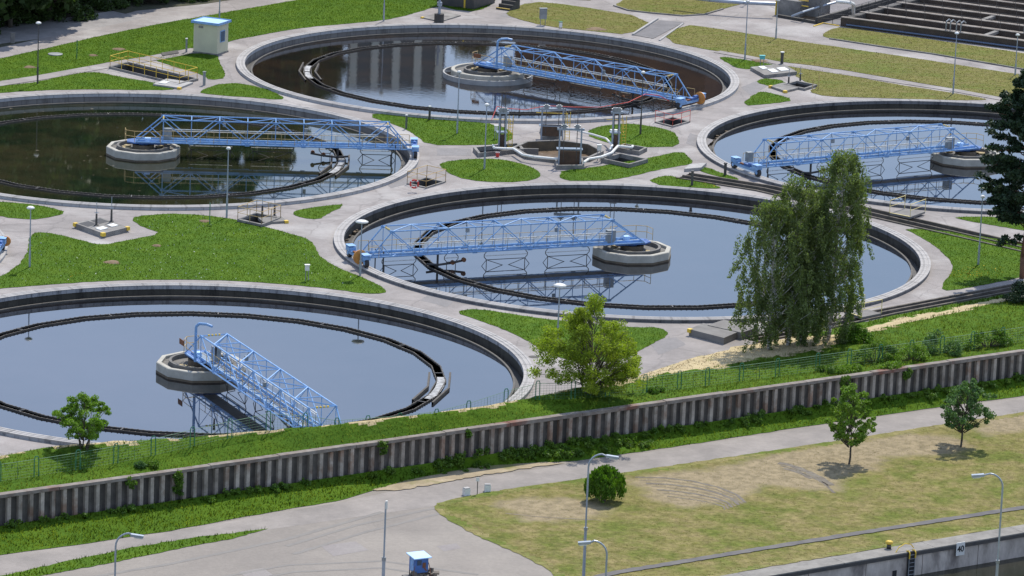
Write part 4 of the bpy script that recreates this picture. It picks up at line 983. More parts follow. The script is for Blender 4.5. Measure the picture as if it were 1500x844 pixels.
for i, (x, y, rx, h, lm, lab) in enumerate([
    (1282, 529, 2.2, 1.8, ML_ivy, 'wide dark bush behind the wall cap, leftmost of the fence bushes'),
    (1335, 528, 1.5, 1.6, ML_ash, 'bright green bush between two dark fence bushes'),
    (1365, 517, 1.4, 2.0, ML_oak, 'tall dark bush in the middle of the fence bushes'),
    (1398, 519, 1.0, 1.2, ML_oak, 'low dark bush leaning over the wall cap near the maple'),
    (1448, 508, 2.4, 1.7, ML_ivy, 'long ivy covered bush on the fence at the right'),
    (1212, 545, .9, .4, ML_ivy, 'low ivy bush spilling onto the wall cap above the young ash'),
    (1243, 545, 1.2, .45, ML_ash, 'low bright creeper on the wall cap right above the young ash'),
    (1305, 540, 1.0, .5, ML_ash, 'small bright creeper on the wall cap below the dark bushes'),
    (205, 684, .35, .3, ML_oak, 'small dark weed clump on the wall cap at the lower left'),
    (224, 681, .3, .3, ML_ivy, 'small green weed clump right beside another on the left wall cap'),
    (335, 672, .6, .25, ML_ivy, 'creeping weeds over the wall cap below the nearest bridge'),
    (442, 655, .4, .35, ML_oak, 'weed clump around a fence post below the nearest bridge end'),
    (770, 606, .3, .25, ML_ivy, 'weed clump on the slope below the bushy tree'),
    (960, 575, .6, .25, ML_ivy, 'weeds on the levee slope right of the bushy tree')]):
    shrub('bush', lab, on(x, y, .7), rx, h, 50+i, lm, max(8, int(16*rx)), min(.32, .22+rx*.1), 90, .12, rz=DW, ry=min(rx, .8))
# ivy hanging on the face of the wall
for i, (x, y, h, lab) in enumerate([(262, 705, 1.7, 'thick ivy hanging down the sheet pile wall at the lower left'), (574, 668, .9, 'small ivy patch on the sheet pile wall near the blue cabin side'),
                                  (675, 640, .6, 'thin ivy strand on the sheet pile wall in the middle'), (1222, 560, 1.4, 'ivy hanging over the wall behind the young ash'), (1335, 555, .8, 'ivy patch on the wall behind the fence bushes'), (164, 700, .8, 'sparse ivy on the sheet pile wall at the far left')]):
    s, t_ = toST(W(x, y, 0)); rr = random.Random(90+i); rgn = np.random.default_rng(90+i); c = []
    for k in range(int(16*h)): q = rr.random(); c.append((rr.uniform(-.35, .35)*(1-.3*q), -.08+rr.uniform(-.08, .05), -h*q))
    x_, y_ = ST(s, -.30); t = thing('ivy', lab, 'ivy', (x_, y_, .75), DW)
    b = MB(); limb(b, (0, 0, .05), (0, -.05, -h), .02, .01, rr, 4); b.build('stem', M_bark, t)
    add_leaves('foliage', leaves(np.array(c), np.full(len(c), .2), 45, .13, rgn), ML_ivy, t)
# weeds along the foot of the wall
rr = random.Random(77); k = 0
wc, wr_ = [], []
for i in range(130):
    s = rr.uniform(-20, SLEN+20); t_ = -.35-abs(rr.gauss(0, .35)); x, y = ST(s, t_); z = verge_z(s, t_)
    for j in range(3): wc.append((x+rr.uniform(-.3, .3), y+rr.uniform(-.3, .3), z+rr.uniform(.0, .28))); wr_.append(rr.uniform(.18, .34))
for i in range(60):
    s = rr.uniform(seg_px(450), seg_px(860)); t_ = rr.uniform(verge_t(s)+.3, -.4); x, y = ST(s, t_); z = verge_z(s, t_)
    for j in range(3): wc.append((x+rr.uniform(-.3, .3), y+rr.uniform(-.3, .3), z+rr.uniform(.0, .35))); wr_.append(rr.uniform(.2, .36))
o = add_leaves('weeds', leaves(np.array(wc), np.array(wr_), 60, .15, np.random.default_rng(78)), ML_ivy, None)
tag(o, 'leafy weeds growing along the foot of the sheet pile wall', 'weeds', kind='stuff')
# forest at the top left
sheet('forest_floor', WL([(-400, 120), (0, 74), (60, 62), (120, 38), (200, 16), (300, 6), (430, -14), (600, -60), (600, -260), (-700, -260), (-700, 120)]), [], G0+.012, M_dirt)
FT = [(-150, 40, 27), (-90, 22, 30), (-30, 30, 25), (20, 12, 31), (15, 40, 21), (72, 30, 19), (-35, 52, 22), (75, 14, 26), (130, 2, 30), (185, -8, 27), (240, -18, 31), (300, -34, 26), (355, -48, 29), (410, -50, 23), (-60, -40, 34), (60, -60, 35), (170, -80, 35), (280, -95, 34), (390, -110, 30), (465, -70, 17), (455, -150, 22), (-160, -80, 36), (330, -160, 36), (-240, 10, 30), (-320, 30, 33), (530, -100, 13), (700, -90, 13)]
for i, (x, y, h) in enumerate(FT):
    p = W(x, y)
    tree('forest_tree', 'tall broadleaf tree in the dark wood beyond the far path', 'tree', p, h, h*.10, [(0, 2.6), (.15, 4.4), (.5, 4.8), (.8, 3.2), (1, .9)], 150, 1.2, 80, .75, ML_forest, M_bark, 200+i, .3, inner=.35, group='tall trees of the wood at the top left')
for i, (x, y) in enumerate([(10, 34), (60, 26), (100, 26), (150, 10), (215, 4), (270, -2), (340, -8), (400, -16), (-40, 52)]):
    shrub('wood_edge_bush', 'dark bush at the shaded edge of the wood', W(x, y), 2.6, 2.2, 240+i, ML_forest, 46, .6, 90, .26)['group'] = 'bushes along the edge of the wood'

# ------------------------------------------------------------------ railings, pits, hatches
def lerp(a, b, f): return (a[0]+(b[0]-a[0])*f, a[1]+(b[1]-a[1])*f)
def railing(name, label, pts, z, m, h=1.1, closed=True, step=1.6, mid=True, mb_only=None, parent=None):
    o = None
    r = MB(); P = pts+[pts[0]] if closed else pts
    for a, b in zip(P[:-1], P[1:]):
        L = math.dist(a, b); n = max(1, round(L/step))
        for k in range(n+1): q = lerp(a, b, k/n); r.bar((*q, z), (*q, z+h), .028, 4)
        r.bar((*a, z+h), (*b, z+h), .03, 4)
        if mid: r.bar((*a, z+h*.52), (*b, z+h*.52), .022, 4)
    ob = r.build(name, m, parent)
    if label: tag(ob, label, 'railing')
    return ob
def pit(key, label, depth=1.6, kerbh=.22, kw=.22, rail=None, railm=M_tan, raillab=None, bed=M_trough, cat='pit', sides=None, wm=M_conc2):
    P = PITS[key]; c = (sum(p[0] for p in P)/4, sum(p[1] for p in P)/4)
    L = [(p[0]-c[0], p[1]-c[1]) for p in P]
    def grow(k): 
        out = []
        for x, y in L: r = math.hypot(x, y); out.append((x*(1+k/r*1.35), y*(1+k/r*1.35)))
        return out
    t = thing(name='concrete_pit', label=label, cat=cat, loc=(c[0], c[1], G0)); O = grow(kw); I = [(x*.985, y*.985) for x, y in L]
    kb = MB(); wl = MB()
    for i in range(4):
        j = (i+1) % 4
        kb.prism([I[i], I[j], O[j], O[i]], -.05, kerbh); wl.add([(*I[i], 0), (*I[j], 0), (*I[j], -depth), (*I[i], -depth)], [(0, 1, 2, 3), (3, 2, 1, 0)][:1])
    kb.build('kerb_frame', wm, t); wl.build('pit_wall', M_darkconc, t)
    MB().add([(x, y, -depth) for x, y in I], [(0, 1, 2, 3)]).build('pit_floor', bed, t)
    if rail is not None:
        pts = [(O[i][0]*.97, O[i][1]*.97) for i in rail]
        railing('railing', None, pts, kerbh, railm, closed=len(rail) == 4, parent=t)
    return t, O, c
pit('long', 'long open pit with a yellow railing near the cream hut', rail=(0, 1, 2, 3), railm=M_yel)
t, O, c = pit('rail_mid', 'open pit with a faded railing beside the red lifebuoy', kerbh=.1, rail=(0, 1, 2, 3), railm=M_tan)
pit('red', 'open pit with a red railing at the end of the far bridge', kerbh=.12, rail=(0, 1, 2), railm=M_redrail)
t, O, c = pit('lower_left', 'open pit with yellow rails below the murky tank', kerbh=.25, rail=(0, 1, 2, 3), railm=M_tan)
pit('east', 'small open pit with two valve spindles right of the far tank', kerbh=.25)
def spindle(px, py, label, h=1.7, z=G0):
    p = W(px, py); t = thing('valve_spindle', label, 'valve spindle', (p.x, p.y, z))
    MB().bar((0, 0, 0), (0, 0, h*.5), .10, 8, .08).box((0, 0, .03), (.4, .4, .06)).build('pedestal', M_dsteel, t)
    MB().bar((0, 0, h*.5), (0, 0, h), .03, 5).bar((-.18, 0, h*.55), (.18, 0, h*.55), .03, 4).build('stem', M_galv, t)
for q in [(1155, 125, 'left spindle over the small pit right of the far tank'), (1172, 121, 'right spindle over the small pit right of the far tank')]: spindle(*q)
spindle(384, 318, 'left blue valve spindle beside the railed pit below the murky tank', 2.0); spindle(402, 317, 'right blue valve spindle beside the railed pit below the murky tank', 2.0)
# hatch slab with yellow corners, left
def slab(px3, label, h=.42, m=M_conc2, corners=(), lids=(), pits=(), name='hatch_slab', cat='hatch', z=G0):
    P = rect_from(*px3, z); c = (sum(p[0] for p in P)/4, sum(p[1] for p in P)/4); L = [(p[0]-c[0], p[1]-c[1]) for p in P]
    t = thing(name, label, cat, (c[0], c[1], z)); b = MB().prism(L, -.05, h).build('slab', m, t)
    def at(u, v): return lerp(lerp(L[0], L[1], u), lerp(L[3], L[2], u), v)
    def pr(name, u0, u1, v0, v1, z0, z1, mm): MB().prism([at(u0, v0), at(u1, v0), at(u1, v1), at(u0, v1)], z0, z1).build(name, mm, t)
    for l in lids: pr('lid', *l, h+.002, h+.07, M_white)
    for l in pits: pr('opening', *l, h+.002, h+.012, M_black)
    for i in corners: x, y = L[i]; MB().box((x*.96, y*.96, h-.12), (.34, .34, .30), math.atan2(L[1][1]-L[0][1], L[1][0]-L[0][0])).build('corner_mark', M_yel, t)
    return t
slab(((109, 334), (151, 349), (146, 325)), 'low concrete hatch slab with yellow corners on the left path', .42, corners=(0, 1, 2), lids=((.62, .80, .12, .42), (.60, .78, .6, .85)), pits=((.08, .40, .08, .46), (.08, .40, .54, .92)))
spindle(141, 337, 'left valve spindle on the hatch slab with yellow corners', 2.0, G0+.42); spindle(163, 332, 'right valve spindle on the hatch slab with yellow corners', 2.2, G0+.42)
slab(((1099, 103), (1120, 115), (1146, 98)), 'flat concrete hatch slab with pale lids right of the far tank', .35, lids=((.1, .4, .2, .36), (.5, .85, .3, .5), (.45, .8, .6, .85)))
slab(((1128, 129), (1150, 136.5), (1148, 124)), 'low rough slab with yellow edge beside the small pit', .22, corners=(0, 1))
slab(((224, 126), (263, 131.5), (244, 118)), 'pale concrete cover at the near end of the long railed pit', .2, M_conc, corners=(1,), lids=((.1, .35, .2, .6),))
slab(((386, 329), (420, 327), (378, 322)), 'rough concrete landing with yellow corner beside the railed pit', .2, M_conc2, corners=(1,))
slab(((618, 27), (645, 33), (648, 18)), 'concrete pad with yellow kerb beside the far tank', .12, M_conc2, corners=(0, 1))
slab(((1002, 252), (1027, 250), (1010, 245)), 'pale concrete block at the head of the middle channel', .3, M_conc)
slab(((238, 83), (262, 79), (236, 79)), 'low dark hatch on the path left of the cream hut', .12, M_darkconc)
# two big sloping covers at the channel head by the birches
slab(((1009, 492), (1060, 505), (1030, 483)), 'large grey cover slab left of the birches, lower of the two', .55, mat('cover_concrete', (.20, .19, .175), .9, (.15, .14, .13), 1.0), corners=(0,))
slab(((1036, 487), (1086, 498), (1060, 479)), 'large grey cover slab left of the birches, upper of the two', .60, mat('cover_concrete', (.2, .19, .175)))
# manholes
for i, (x, y, r, m, lab) in enumerate([(81, 80.5, .75, M_steel, 'round manhole cover on the far left lawn'), (782, 523, .42, M_darkconc, 'round manhole cover on the path between near and central tanks')]):
    p = W(x, y); tag(MB().lathe([(r, -.05), (r, .12 if i == 0 else .012), (r-.08, .14 if i == 0 else .016), (0.001, .15 if i == 0 else .018)], 24).build('manhole_cover', m, loc=(p.x, p.y, G0), smooth=False), lab, 'manhole')
# channels
def channel(pts, wd, label, walls, depth=.9, zt=.12):
    t = thing('concrete_channel', label, 'channel')
    def wall(off, w2, z1, nm, m):
        mb = MB()
        Pn = []
        for i, p in enumerate(pts):
            a = pts[max(0, i-1)]; b = pts[min(len(pts)-1, i+1)]; d = (Vector(b)-Vector(a)).normalized(); n = Vector((-d.y, d.x)); Pn.append((Vector(p)+n*(off-w2/2), Vector(p)+n*(off+w2/2)))
        for (a, b), (c, d) in zip(Pn[:-1], Pn[1:]): mb.prism([tuple(a), tuple(c), tuple(d), tuple(b)], G0-depth, z1)
        mb.build(nm, m, t)
    for off in walls: wall(off, .20, G0+zt, 'channel_wall', mat('mossy_channel_wall', (.15, .125, .10), .9, (.08, .07, .055), 1.2, 7, fine=.2, fscale=3))
    wall(0, wd-.1, G0-depth+.05, 'channel_bed', M_black)
channel(T1, 2.7, 'double open concrete channel between the central and right tanks', (-1.3, 0, 1.3), 1.0)
channel(T2, 1.7, 'narrow open concrete channel along the levee by the birches', (-.8, .1, .8), .9, .14)
def footbridge(px4, label, railm):
    P = [W(x, y, G0+.2) for x, y in px4]; c = sum(P, Vector())/4; t = thing('footbridge', label, 'footbridge', (c.x, c.y, G0)); L = [(p.x-c.x, p.y-c.y) for p in P]
    MB().prism(L, .15, .32).build('deck_slab', mat('cover_concrete', (.2, .19, .175)), t)
    for a, b in ((0, 3), (1, 2)):
        railing('side_railing', None, [L[a], L[b]], .32, railm, h=1.15, closed=False, step=2.2, parent=t)
    MB().prism([L[0], L[1], lerp(L[1], L[2], .04), lerp(L[0], L[3], .04)], .325, .36).build('edge_strip', railm, t)
footbridge([(1303, 314), (1333, 320), (1355, 312), (1325, 307)], 'small footbridge with pale yellow rails over the middle channel', mat('pale_yellow_rail', (.70, .58, .24), .6))
footbridge([(1237, 459), (1262, 467), (1291, 461), (1266, 454)], 'small footbridge with yellow rails right of the birches', mat('pale_yellow_rail', (.7, .58, .24), .6))

# ------------------------------------------------------------------ splitter chamber with sluice gates
t = thing('splitter_chamber', 'octagonal concrete splitter chamber of brown water between the tanks', 'splitter chamber', (CH[0], CH[1], G0))
MB().lathe([(CHR-.02, -1.9), (CHR-.02, .45), (CHR+.28, .45), (CHR+.28, -.1), (CHR+.05, -.1), (CHR+.05, -1.9)], 8).build('chamber_wall', M_conc2, t)
MB().lathe([(CHR-.05, -1.9), (CHR-.05, .40), (CHR-.03, .40), (CHR-.03, -1.9)], 8).build('wall_lining', mat('muddy_lining', (.13, .10, .06), .85, (.08, .065, .045), 1.5), t)
MB().box((-2.6, .2, -.1), (1.6, .2, .9), .1).build('baffle_wall', M_conc2, t)
o = MB().add([(CH[0]+CHR*.99*math.cos(math.pi/4*i), CH[1]+CHR*.99*math.sin(math.pi/4*i), G0-.45) for i in range(8)], [tuple(range(8))]).build('sludge_water', M_sludge); o['kind'] = 'structure'
for k, lab in (('gate_west', 'open sluice pit left of the splitter chamber'), ('gate_south', 'open sluice pit at the front of the splitter chamber'), ('gate_se', 'long open pit lower right of the splitter chamber'), ('gate_east', 'open sluice pit right of the splitter chamber'), ('gate_north', 'small sluice pit behind the splitter chamber')):
    pit(k, lab, kerbh=.4, kw=.2, depth=1.4)
def gate(px, py, label, wd, h, rz, ladder=True, plate=.0, z=G0, twin=False, dark=True):
    p = W(px, py); t = thing('sluice_gate', label, 'sluice gate', (p.x, p.y, z), rz, 'sluice gates of the splitter chamber')
    fr = MB()
    for s in (-1, 1): fr.box((s*wd/2, 0, h/2), (.14, .2, h))
    fr.box((0, 0, h-.1), (wd+.5, .24, .2)).box((0, 0, h*.45), (wd, .10, .12)); fr = fr.build('gate_frame', M_galv, t)
    MB().box((0, .02, plate+h*.22), (wd-.16, .06, h*.36)).build('gate_plate', M_brown, t)
    gb = MB()
    for s in ((-.3, .3) if not twin else (-.5, .5)): gb.box((s*wd, 0, h+.18), (.34, .34, .36)).bar((s*wd-.3, 0, h+.18), (s*wd+.3, 0, h+.18), .10, 8)
    gb.build('gearbox', M_steel, t)
    sp = MB()
    for s in (-.3, .3): sp.bar((s*wd, 0, plate+.4), (s*wd, 0, h+1.9), .035, 5)
    sp.build('spindle', M_dsteel, t)
    MB().box((0, .75, h*.42), (wd+.4, .9, .06)).build('platform', M_grate, t)
    if ladder:
        ld = MB(); x = wd/2+.5
        for s in (-.2, .2): ld.path([(x+s, .5, 0), (x+s, .5, h*.75), (x+s, .3, h*.88)], .03, 4)
        for k in range(int(h*.75/.3)): ld.bar((x-.2, .5, .2+k*.3), (x+.2, .5, .2+k*.3), .02, 4)
        ld.path([(x, .5, h*.42), (x, 1.2, h*.42), (x, 1.2, h*.42+1.1), (-x, 1.2, h*.42+1.1)], .03, 4)
        ld.build('ladder', M_yel, t)
    return t
gate(735, 219, 'tall sluice gate with yellow ladder on the left of the splitter chamber', .6, 3.6, R_(5))
gate(901, 220, 'tall sluice gate with yellow ladder on the right of the splitter chamber', .6, 3.7, R_(5), True)
gate(834, 244, 'wide front sluice gate of the splitter chamber with dark plate', 2.0, 3.6, R_(3), False)
gate(808, 206, 'wide rear sluice gate with brown plate behind the chamber', 2.0, 3.1, R_(3), True, .3)
def tube_px(name, pts, z, r, m, label, cat):
    mb = MB(); P = [W(x, y, zz if len(q) == 3 else z) for q in pts for x, y, zz in [(q[0], q[1], q[2] if len(q) == 3 else z)]]
    mb.path(P, r, 8); return tag(mb.build(name, m, smooth=False), label, cat)
tube_px('white_pipe', [(722, 213), (724, 217), (742, 218), (752, 218), (766, 227), (782, 230), (817, 233)], .32, .12, M_white, 'white pipe along the left front edge of the splitter chamber', 'pipe')
tube_px('white_pipe', [(855, 238), (862, 233), (880, 230), (896, 224), (905, 214), (925, 216), (927, 214)], .32, .12, M_white, 'white pipe along the right front edge of the splitter chamber', 'pipe')
tube_px('white_pipe', [(846, 192), (868, 197), (888, 203), (897, 213), (893, 219)], .30, .10, M_white, 'white pipe along the rear right edge of the splitter chamber', 'pipe')
tube_px('red_hose', [(720, 176, 1.2), (728, 156, 2.2), (745, 159, 2.1), (770, 161, 1.8), (800, 155, 1.9), (840, 157, 1.9), (880, 157, 1.6), (920, 150, 1.7), (945, 138, 2.0), (965, 140, 1.4), (980, 148, .6)], 1, .035, M_red, 'red hose strung from the splitter chamber to the far bridge carriage', 'hose')
def cabinet(px, py, label, w_, d_, h_, m=M_white, leg=.3, name='control_box', z=G0, rz=.2, lidm=None):
    p = W(px, py, z); t = thing(name, label, 'control box', (p.x, p.y, z), rz)
    MB().box((0, 0, leg+h_/2), (w_, d_, h_)).build('case', m, t)
    MB().box((0, 0, leg+h_+.03), (w_+.1, d_+.1, .05)).build('lid', lidm or m, t)
    MB().box((-w_*.35, 0, leg/2), (.06, .06, leg)).box((w_*.35, 0, leg/2), (.06, .06, leg)).build('legs', M_steel, t)
cabinet(726, 204, 'white meter box on a thin stand left of the tall sluice gate', .28, .22, .5, M_white, .8)
cabinet(877, 236, 'pale box on a dark post at the right front of the splitter chamber', .36, .25, .5, M_white, 1.0)
cabinet(795, 37, 'grey electrical cabinet beyond the far tank', .75, .4, 1.1, M_steel, .7)
cabinet(821, 42, 'small green capped post box right of the grey cabinet', .3, .3, .55, M_white, .15, lidm=M_green)
cabinet(449.5, 412, 'white box on two legs at the edge of the left lawn', .34, .25, .45, M_white, .9)
cabinet(1116, 98, 'small turquoise box on legs beside the flat hatch slab', .5, .3, .35, mat('turquoise', (.1, .42, .42), .6), .8)
cabinet(899, 200, 'pale equipment box by the right sluice gate', .6, .4, .3, M_white, .3)
cabinet(18.5, 63, 'grey concrete stub post in the shade at the far left', .42, .42, 1.0, M_conc2, .02)
p = W(724, 230); t = thing('bucket', 'red bucket standing by the white pipe', 'bucket', (p.x+.3, p.y, G0)); MB().lathe([(.14, 0), (.19, .42), (.17, .42), (.12, .02)], 14).build('body', M_red, t); MB().lathe([(.2, .42), (.2, .47), (.18, .47), (.18, .42)], 14).build('rim', M_white, t)
# lifebuoy
L0 = PITS['rail_mid']; p = W(607, 268, .55)
t = thing('lifebuoy', 'red lifebuoy hanging on the pit railing beside the murky tank', 'lifebuoy', (p.x, p.y, .45)); mb = MB(); n = 20
for i in range(n):
    a, b = 2*math.pi*i/n, 2*math.pi*(i+1)/n; mb.bar((.36*math.cos(a), 0, .36*math.sin(a)), (.36*math.cos(b), 0, .36*math.sin(b)), .085, 6)
mb.build('ring', M_red, t); mb = MB()
for i in range(4): a = math.pi/4+i*math.pi/2; mb.bar((.36*math.cos(a-.12), 0, .36*math.sin(a-.12)), (.36*math.cos(a+.12), 0, .36*math.sin(a+.12)), .095, 6)
mb.build('white_band', M_white, t)
# dark posts and marker posts
def post(px, py, h, r, m, label, z=G0, name='marker_post', head=None):
    p = W(px, py, z); t = thing(name, label, 'post', (p.x, p.y, z)); MB().bar((0, 0, -.1), (0, 0, h), r, 8).build('shaft', m, t)
    MB().bar((0, 0, h), (0, 0, h+.08), r*1.35, 8).build('cap', head or m, t)
post(1062, 257, 1.1, .13, M_dsteel, 'thick dark post beside the right tank rim near the channel')
post(1013.5, 272, 1.3, .12, M_dsteel, 'thick dark post at the head of the middle channel')
post(629, 176, 1.3, .11, M_dsteel, 'dark post on the pavement edge in front of the far tank', head=M_white)
post(595, 189, 1.3, .10, mat('olive_post', (.09, .11, .08), .7), 'olive post on the lawn left of the far tank front', head=M_white)
post(1145, 98, 1.5, .16, M_dsteel, 'thick black stand pipe behind the flat hatch slab', head=M_white)
post(307, 329, 1.8, .04, M_green, 'thin green rod below the murky tank')
post(112.5, 87, 1.9, .04, M_green, 'thin rod in the far left lawn')
post(1190, 134, 1.2, .035, M_tan, 'left of two thin yellow rods beside the small pit'); post(1199, 131, 1.3, .035, M_tan, 'right of two thin yellow rods beside the small pit')
post(299, 125, 1.3, .14, M_steel, 'grey pillar at the right end of the long pit')
post(273, 77, 1.4, .1, M_steel, 'grey stand pipe left of the cream hut', head=M_white)
p = W(643, 33); t = thing('valve_pillar', 'grey valve pillar on a round dark base beyond the far tank', 'valve pillar', (p.x, p.y, G0))
MB().bar((0, 0, 0), (0, 0, .95), .52, 16).build('base', M_darkconc, t); MB().bar((0, 0, .95), (0, 0, 1.8), .16, 10).bar((0, 0, 1.8), (0, 0, 2.2), .27, 12).bar((0, 0, 2.2), (0, 0, 3.6), .12, 8).build('stem', M_galv, t)

# ------------------------------------------------------------------ hut with blue roof
a = W(283, 77); b = W(318, 81.5); d = b-a; rz = math.atan2(d.y, d.x); Lh = d.length
t = thing('hut', 'small cream hut with a flat sky blue roof beyond the left tank', 'hut', (a.x, a.y, G0), rz)
wd = 2.3; Hh = 3.1
MB().box((Lh/2, wd/2, Hh/2), (Lh, wd, Hh)).build('wall', M_cream, t)
rf = MB().box((Lh/2, wd/2, Hh+.10), (Lh+.35, wd+.45, .14)).build('roof', M_roofblue, t)
e = MB(); e.box((Lh/2, -.23, Hh+.13), (Lh+.4, .06, .24)).box((Lh/2, wd+.23, Hh+.13), (Lh+.4, .06, .24)).box((-.19, wd/2, Hh+.13), (.06, wd+.4, .24)).box((Lh+.19, wd/2, Hh+.13), (.06, wd+.4, .24)); e.build('roof_edge', M_blue, rf)
wi = MB().box((Lh+.02, wd*.45, 1.85), (.06, 1.0, 1.2)).build('window_frame', M_blue, t); MB().box((Lh+.055, wd*.45, 1.85), (.02, .84, 1.04)).build('pane', M_glass, wi)
MB().box((Lh/2, wd/2, .06), (Lh+.12, wd+.12, .2)).build('plinth', M_conc2, t)
MB().box((Lh*.3, -.02, 2.75), (.5, .06, .22)).build('vent', M_conc2, t)
# stairs
P = [W(725, 14), W(746, 17)]; a, b = P; d = b-a; rz = math.atan2(d.y, d.x)
t = thing('stairs', 'short flight of dark steps with yellow edges at the top middle', 'stairs', (a.x, a.y, G0), rz)
for k in range(4):
    st = MB().box((.85, .5+k*.55, .1+k*.17), (1.7, .56, .2+k*.34)).build('step', M_darkconc, t)
    if k in (0, 3): MB().box((.85, .5+k*.55-.25, .2+k*.34+.0), (1.7, .10, .05)).build('edge_mark', M_yel, st)
# dark building at the top
a, b = W(640, 7), W(694, 14); d = b-a
t = thing('dark_plinth_building', 'dark walled building corner with a yellow stripe at the top edge', 'building', (a.x, a.y, G0), math.atan2(d.y, d.x))
MB().box((d.length/2, 2.5, 1.5), (d.length, 5, 3.0)).build('wall', M_dsteel, t); MB().box((d.length*.75, -.02, 1.4), (.18, .05, 2.8)).build('yellow_stripe', M_yel, t)
MB().box((d.length/2, 2.5, 3.06), (d.length+.3, 5.3, .12)).build('roof', M_darkconc, t)

# ------------------------------------------------------------------ aeration basins, top right
o0 = W(1231, 38.5); ou = W(1500, 74); ov = W(1343, 8)
u = (ou-o0).to_2d().normalized(); v = Vector((-u.y, u.x)); rz = math.atan2(u.y, u.x); dv = (ov-o0).to_2d(); vlen = dv.dot(v)
t = thing('aeration_basin', 'long concrete aeration basins with parallel walls at the top right', 'aeration basin', (o0.x, o0.y, G0), rz)
sk_ = dv.dot(u)/dv.dot(v)
M_lane2 = mat('rusty_basin_wall', (.085, .062, .045), .85, (.05, .038, .03), .8, 7, fine=.25)
LN = 60; nl = 6; pitch_ = 4.2; Ht = .95
for k in range(nl+1):
    y = k*pitch_; x0 = y*sk_
    w_ = MB().box((x0+LN/2, y+.25, Ht/2), (LN, .5, Ht)).build('lane_wall', M_lane2, t)
    MB().box((x0+LN/2, y+.25, Ht+.04), (LN, .62, .08)).build('wall_coping', mat('basin_coping', (.26, .235, .205), .9, (.13, .11, .09), .9, 8), w_)
mb = MB(); mb.add([(.2, 0, .0), (nl*pitch_*sk_+.2, nl*pitch_, .0), (nl*pitch_*sk_+.8, nl*pitch_, .0), (.8, 0, .0)]+[(.2, 0, Ht), (nl*pitch_*sk_+.2, nl*pitch_, Ht), (nl*pitch_*sk_+.8, nl*pitch_, Ht), (.8, 0, Ht)], [(4, 7, 6, 5), (0, 4, 5, 1), (3, 2, 6, 7)]); mb.build('end_wall', M_darkconc, t)
wk = MB()
for k in range(nl): 
    y = k*pitch_+2.1; x0 = y*sk_
    wk.box((x0+LN/2+1, y-.1, .50), (LN-2, 2.5, .08))
wk.build('foam_lane', mat('lane_foam', (.26, .21, .17), .8, (.36, .32, .28), 1.5, 8, col3=(.10, .07, .05), scale3=.6), t)
wk = MB()
for k in range(nl):
    y = k*pitch_; x0 = y*sk_; wk.add([(x0+.6, y+.4, .35), (x0+LN, y+.4, .35), (x0+LN, y+pitch_, .35), (x0+.6+pitch_*sk_, y+pitch_, .35)], [(0, 1, 2, 3)])
wk.build('lane_liquid', M_sludge, t)
cw = MB()
for k, x in ((0, 16.5), (1, 22), (2, 12)): cw.box((x+k*pitch_*sk_, k*pitch_+2.3, .8), (.5, 3.8, .3))
cw.build('cross_wall', M_conc2, t)
br = MB()
for k, x in ((0, 12.2), (0, 13.4), (1, 19.5), (1, 21.0), (1, 22.2)):
    for q in (0, .5): br.path([(x+q, k*pitch_+.3, Ht), (x+q, k*pitch_+.3, Ht+1.0), (x+q+.1, k*pitch_+.8, Ht+1.2), (x+q+.1, k*pitch_+1.4, Ht+.9)], .07, 6)
br.build('air_pipes', M_steel, t)
MB().bar((.8, -.25, .30), (LN, -.25, .30), .09, 6).build('front_pipe', mat('dull_blue_pipe', (.10, .14, .22), .6), t)
rl = MB()
for k in range(1, nl):
    y = k*pitch_+.25; x0 = y*sk_
    for i in range(24): rl.bar((x0+1+i*2.2, y, Ht), (x0+1+i*2.2, y, Ht+1.05), .025, 4)
    rl.bar((x0+1, y, Ht+1.05), (x0+LN, y, Ht+1.05), .025, 4)
rl.build('handrail', M_dsteel, t)
# inlet works at the left of the basins
wk = [(1196, 34), (1229, 38), (1290, 20), (1340, 6), (1420, -14), (1390, -20), (1300, 0)]
sheet('walkway', WL(wk), [], G0+.02, M_dark_road)
t = thing('inlet_channel', 'brown inlet channel with concrete sides left of the aeration basins', 'channel', (0, 0, 0))
P = WL([(1139, 25), (1196, 35), (1330, -2), (1270, -12)])
MB().add([(x, y, G0+.03) for x, y in P], [(0, 1, 2, 3)]).build('brown_liquid', M_sludge, t)
mb = MB(); S_ = strip([P[0], P[1]], .4); mb.prism(S_, G0-.1, G0+.3); S_ = strip([P[1], P[2]], .35); mb.prism(S_, G0-.1, G0+.7); mb.build('side_wall', M_darkconc, t)
p = W(1137, 22); t = thing('inlet_building', 'grey concrete inlet structure with pipes at the top right', 'building', (p.x, p.y, G0), rz)
MB().box((1.4, .8, .9), (2.8, 1.6, 1.8)).box((3.6, 2.8, 1.6), (2.0, 2.4, 3.2)).build('wall', M_conc2, t)
MB().box((-.05, -.05, 1.0), (.12, .12, 2.0)).box((3.0, .4, 1.3), (1.2, .08, .1)).box((3.0, .4, 1.9), (1.2, .08, .1)).build('yellow_marks', M_yel, t)
tube_px('big_pipe', [(990, -6, 1.2), (1040, 0, 1.2), (1090, 4, 1.2), (1136, 6, 1.2)], 1.2, .22, M_galv, 'large grey pipe running to the inlet structure', 'pipe')
tube_px('blue_pipe', [(1160, 24, .2), (1175, 18, .8), (1200, 10, .9), (1226, 3, 1.2)], 1, .13, M_galv, 'slanting pale pipe over the brown inlet channel', 'pipe')
tube_px('bent_pipe', [(1225, 2, 2.0), (1245, 4, 2.0), (1250, 6, 1.6), (1250, 20, 0)], 1, .2, M_white, 'white bent pipe beside the brown inlet channel', 'pipe')
railing('railing', 'dark railing along the walkway left of the aeration basins', WL([(1242, 26), (1262, 20), (1330, 0)]), G0, M_dsteel, closed=False)
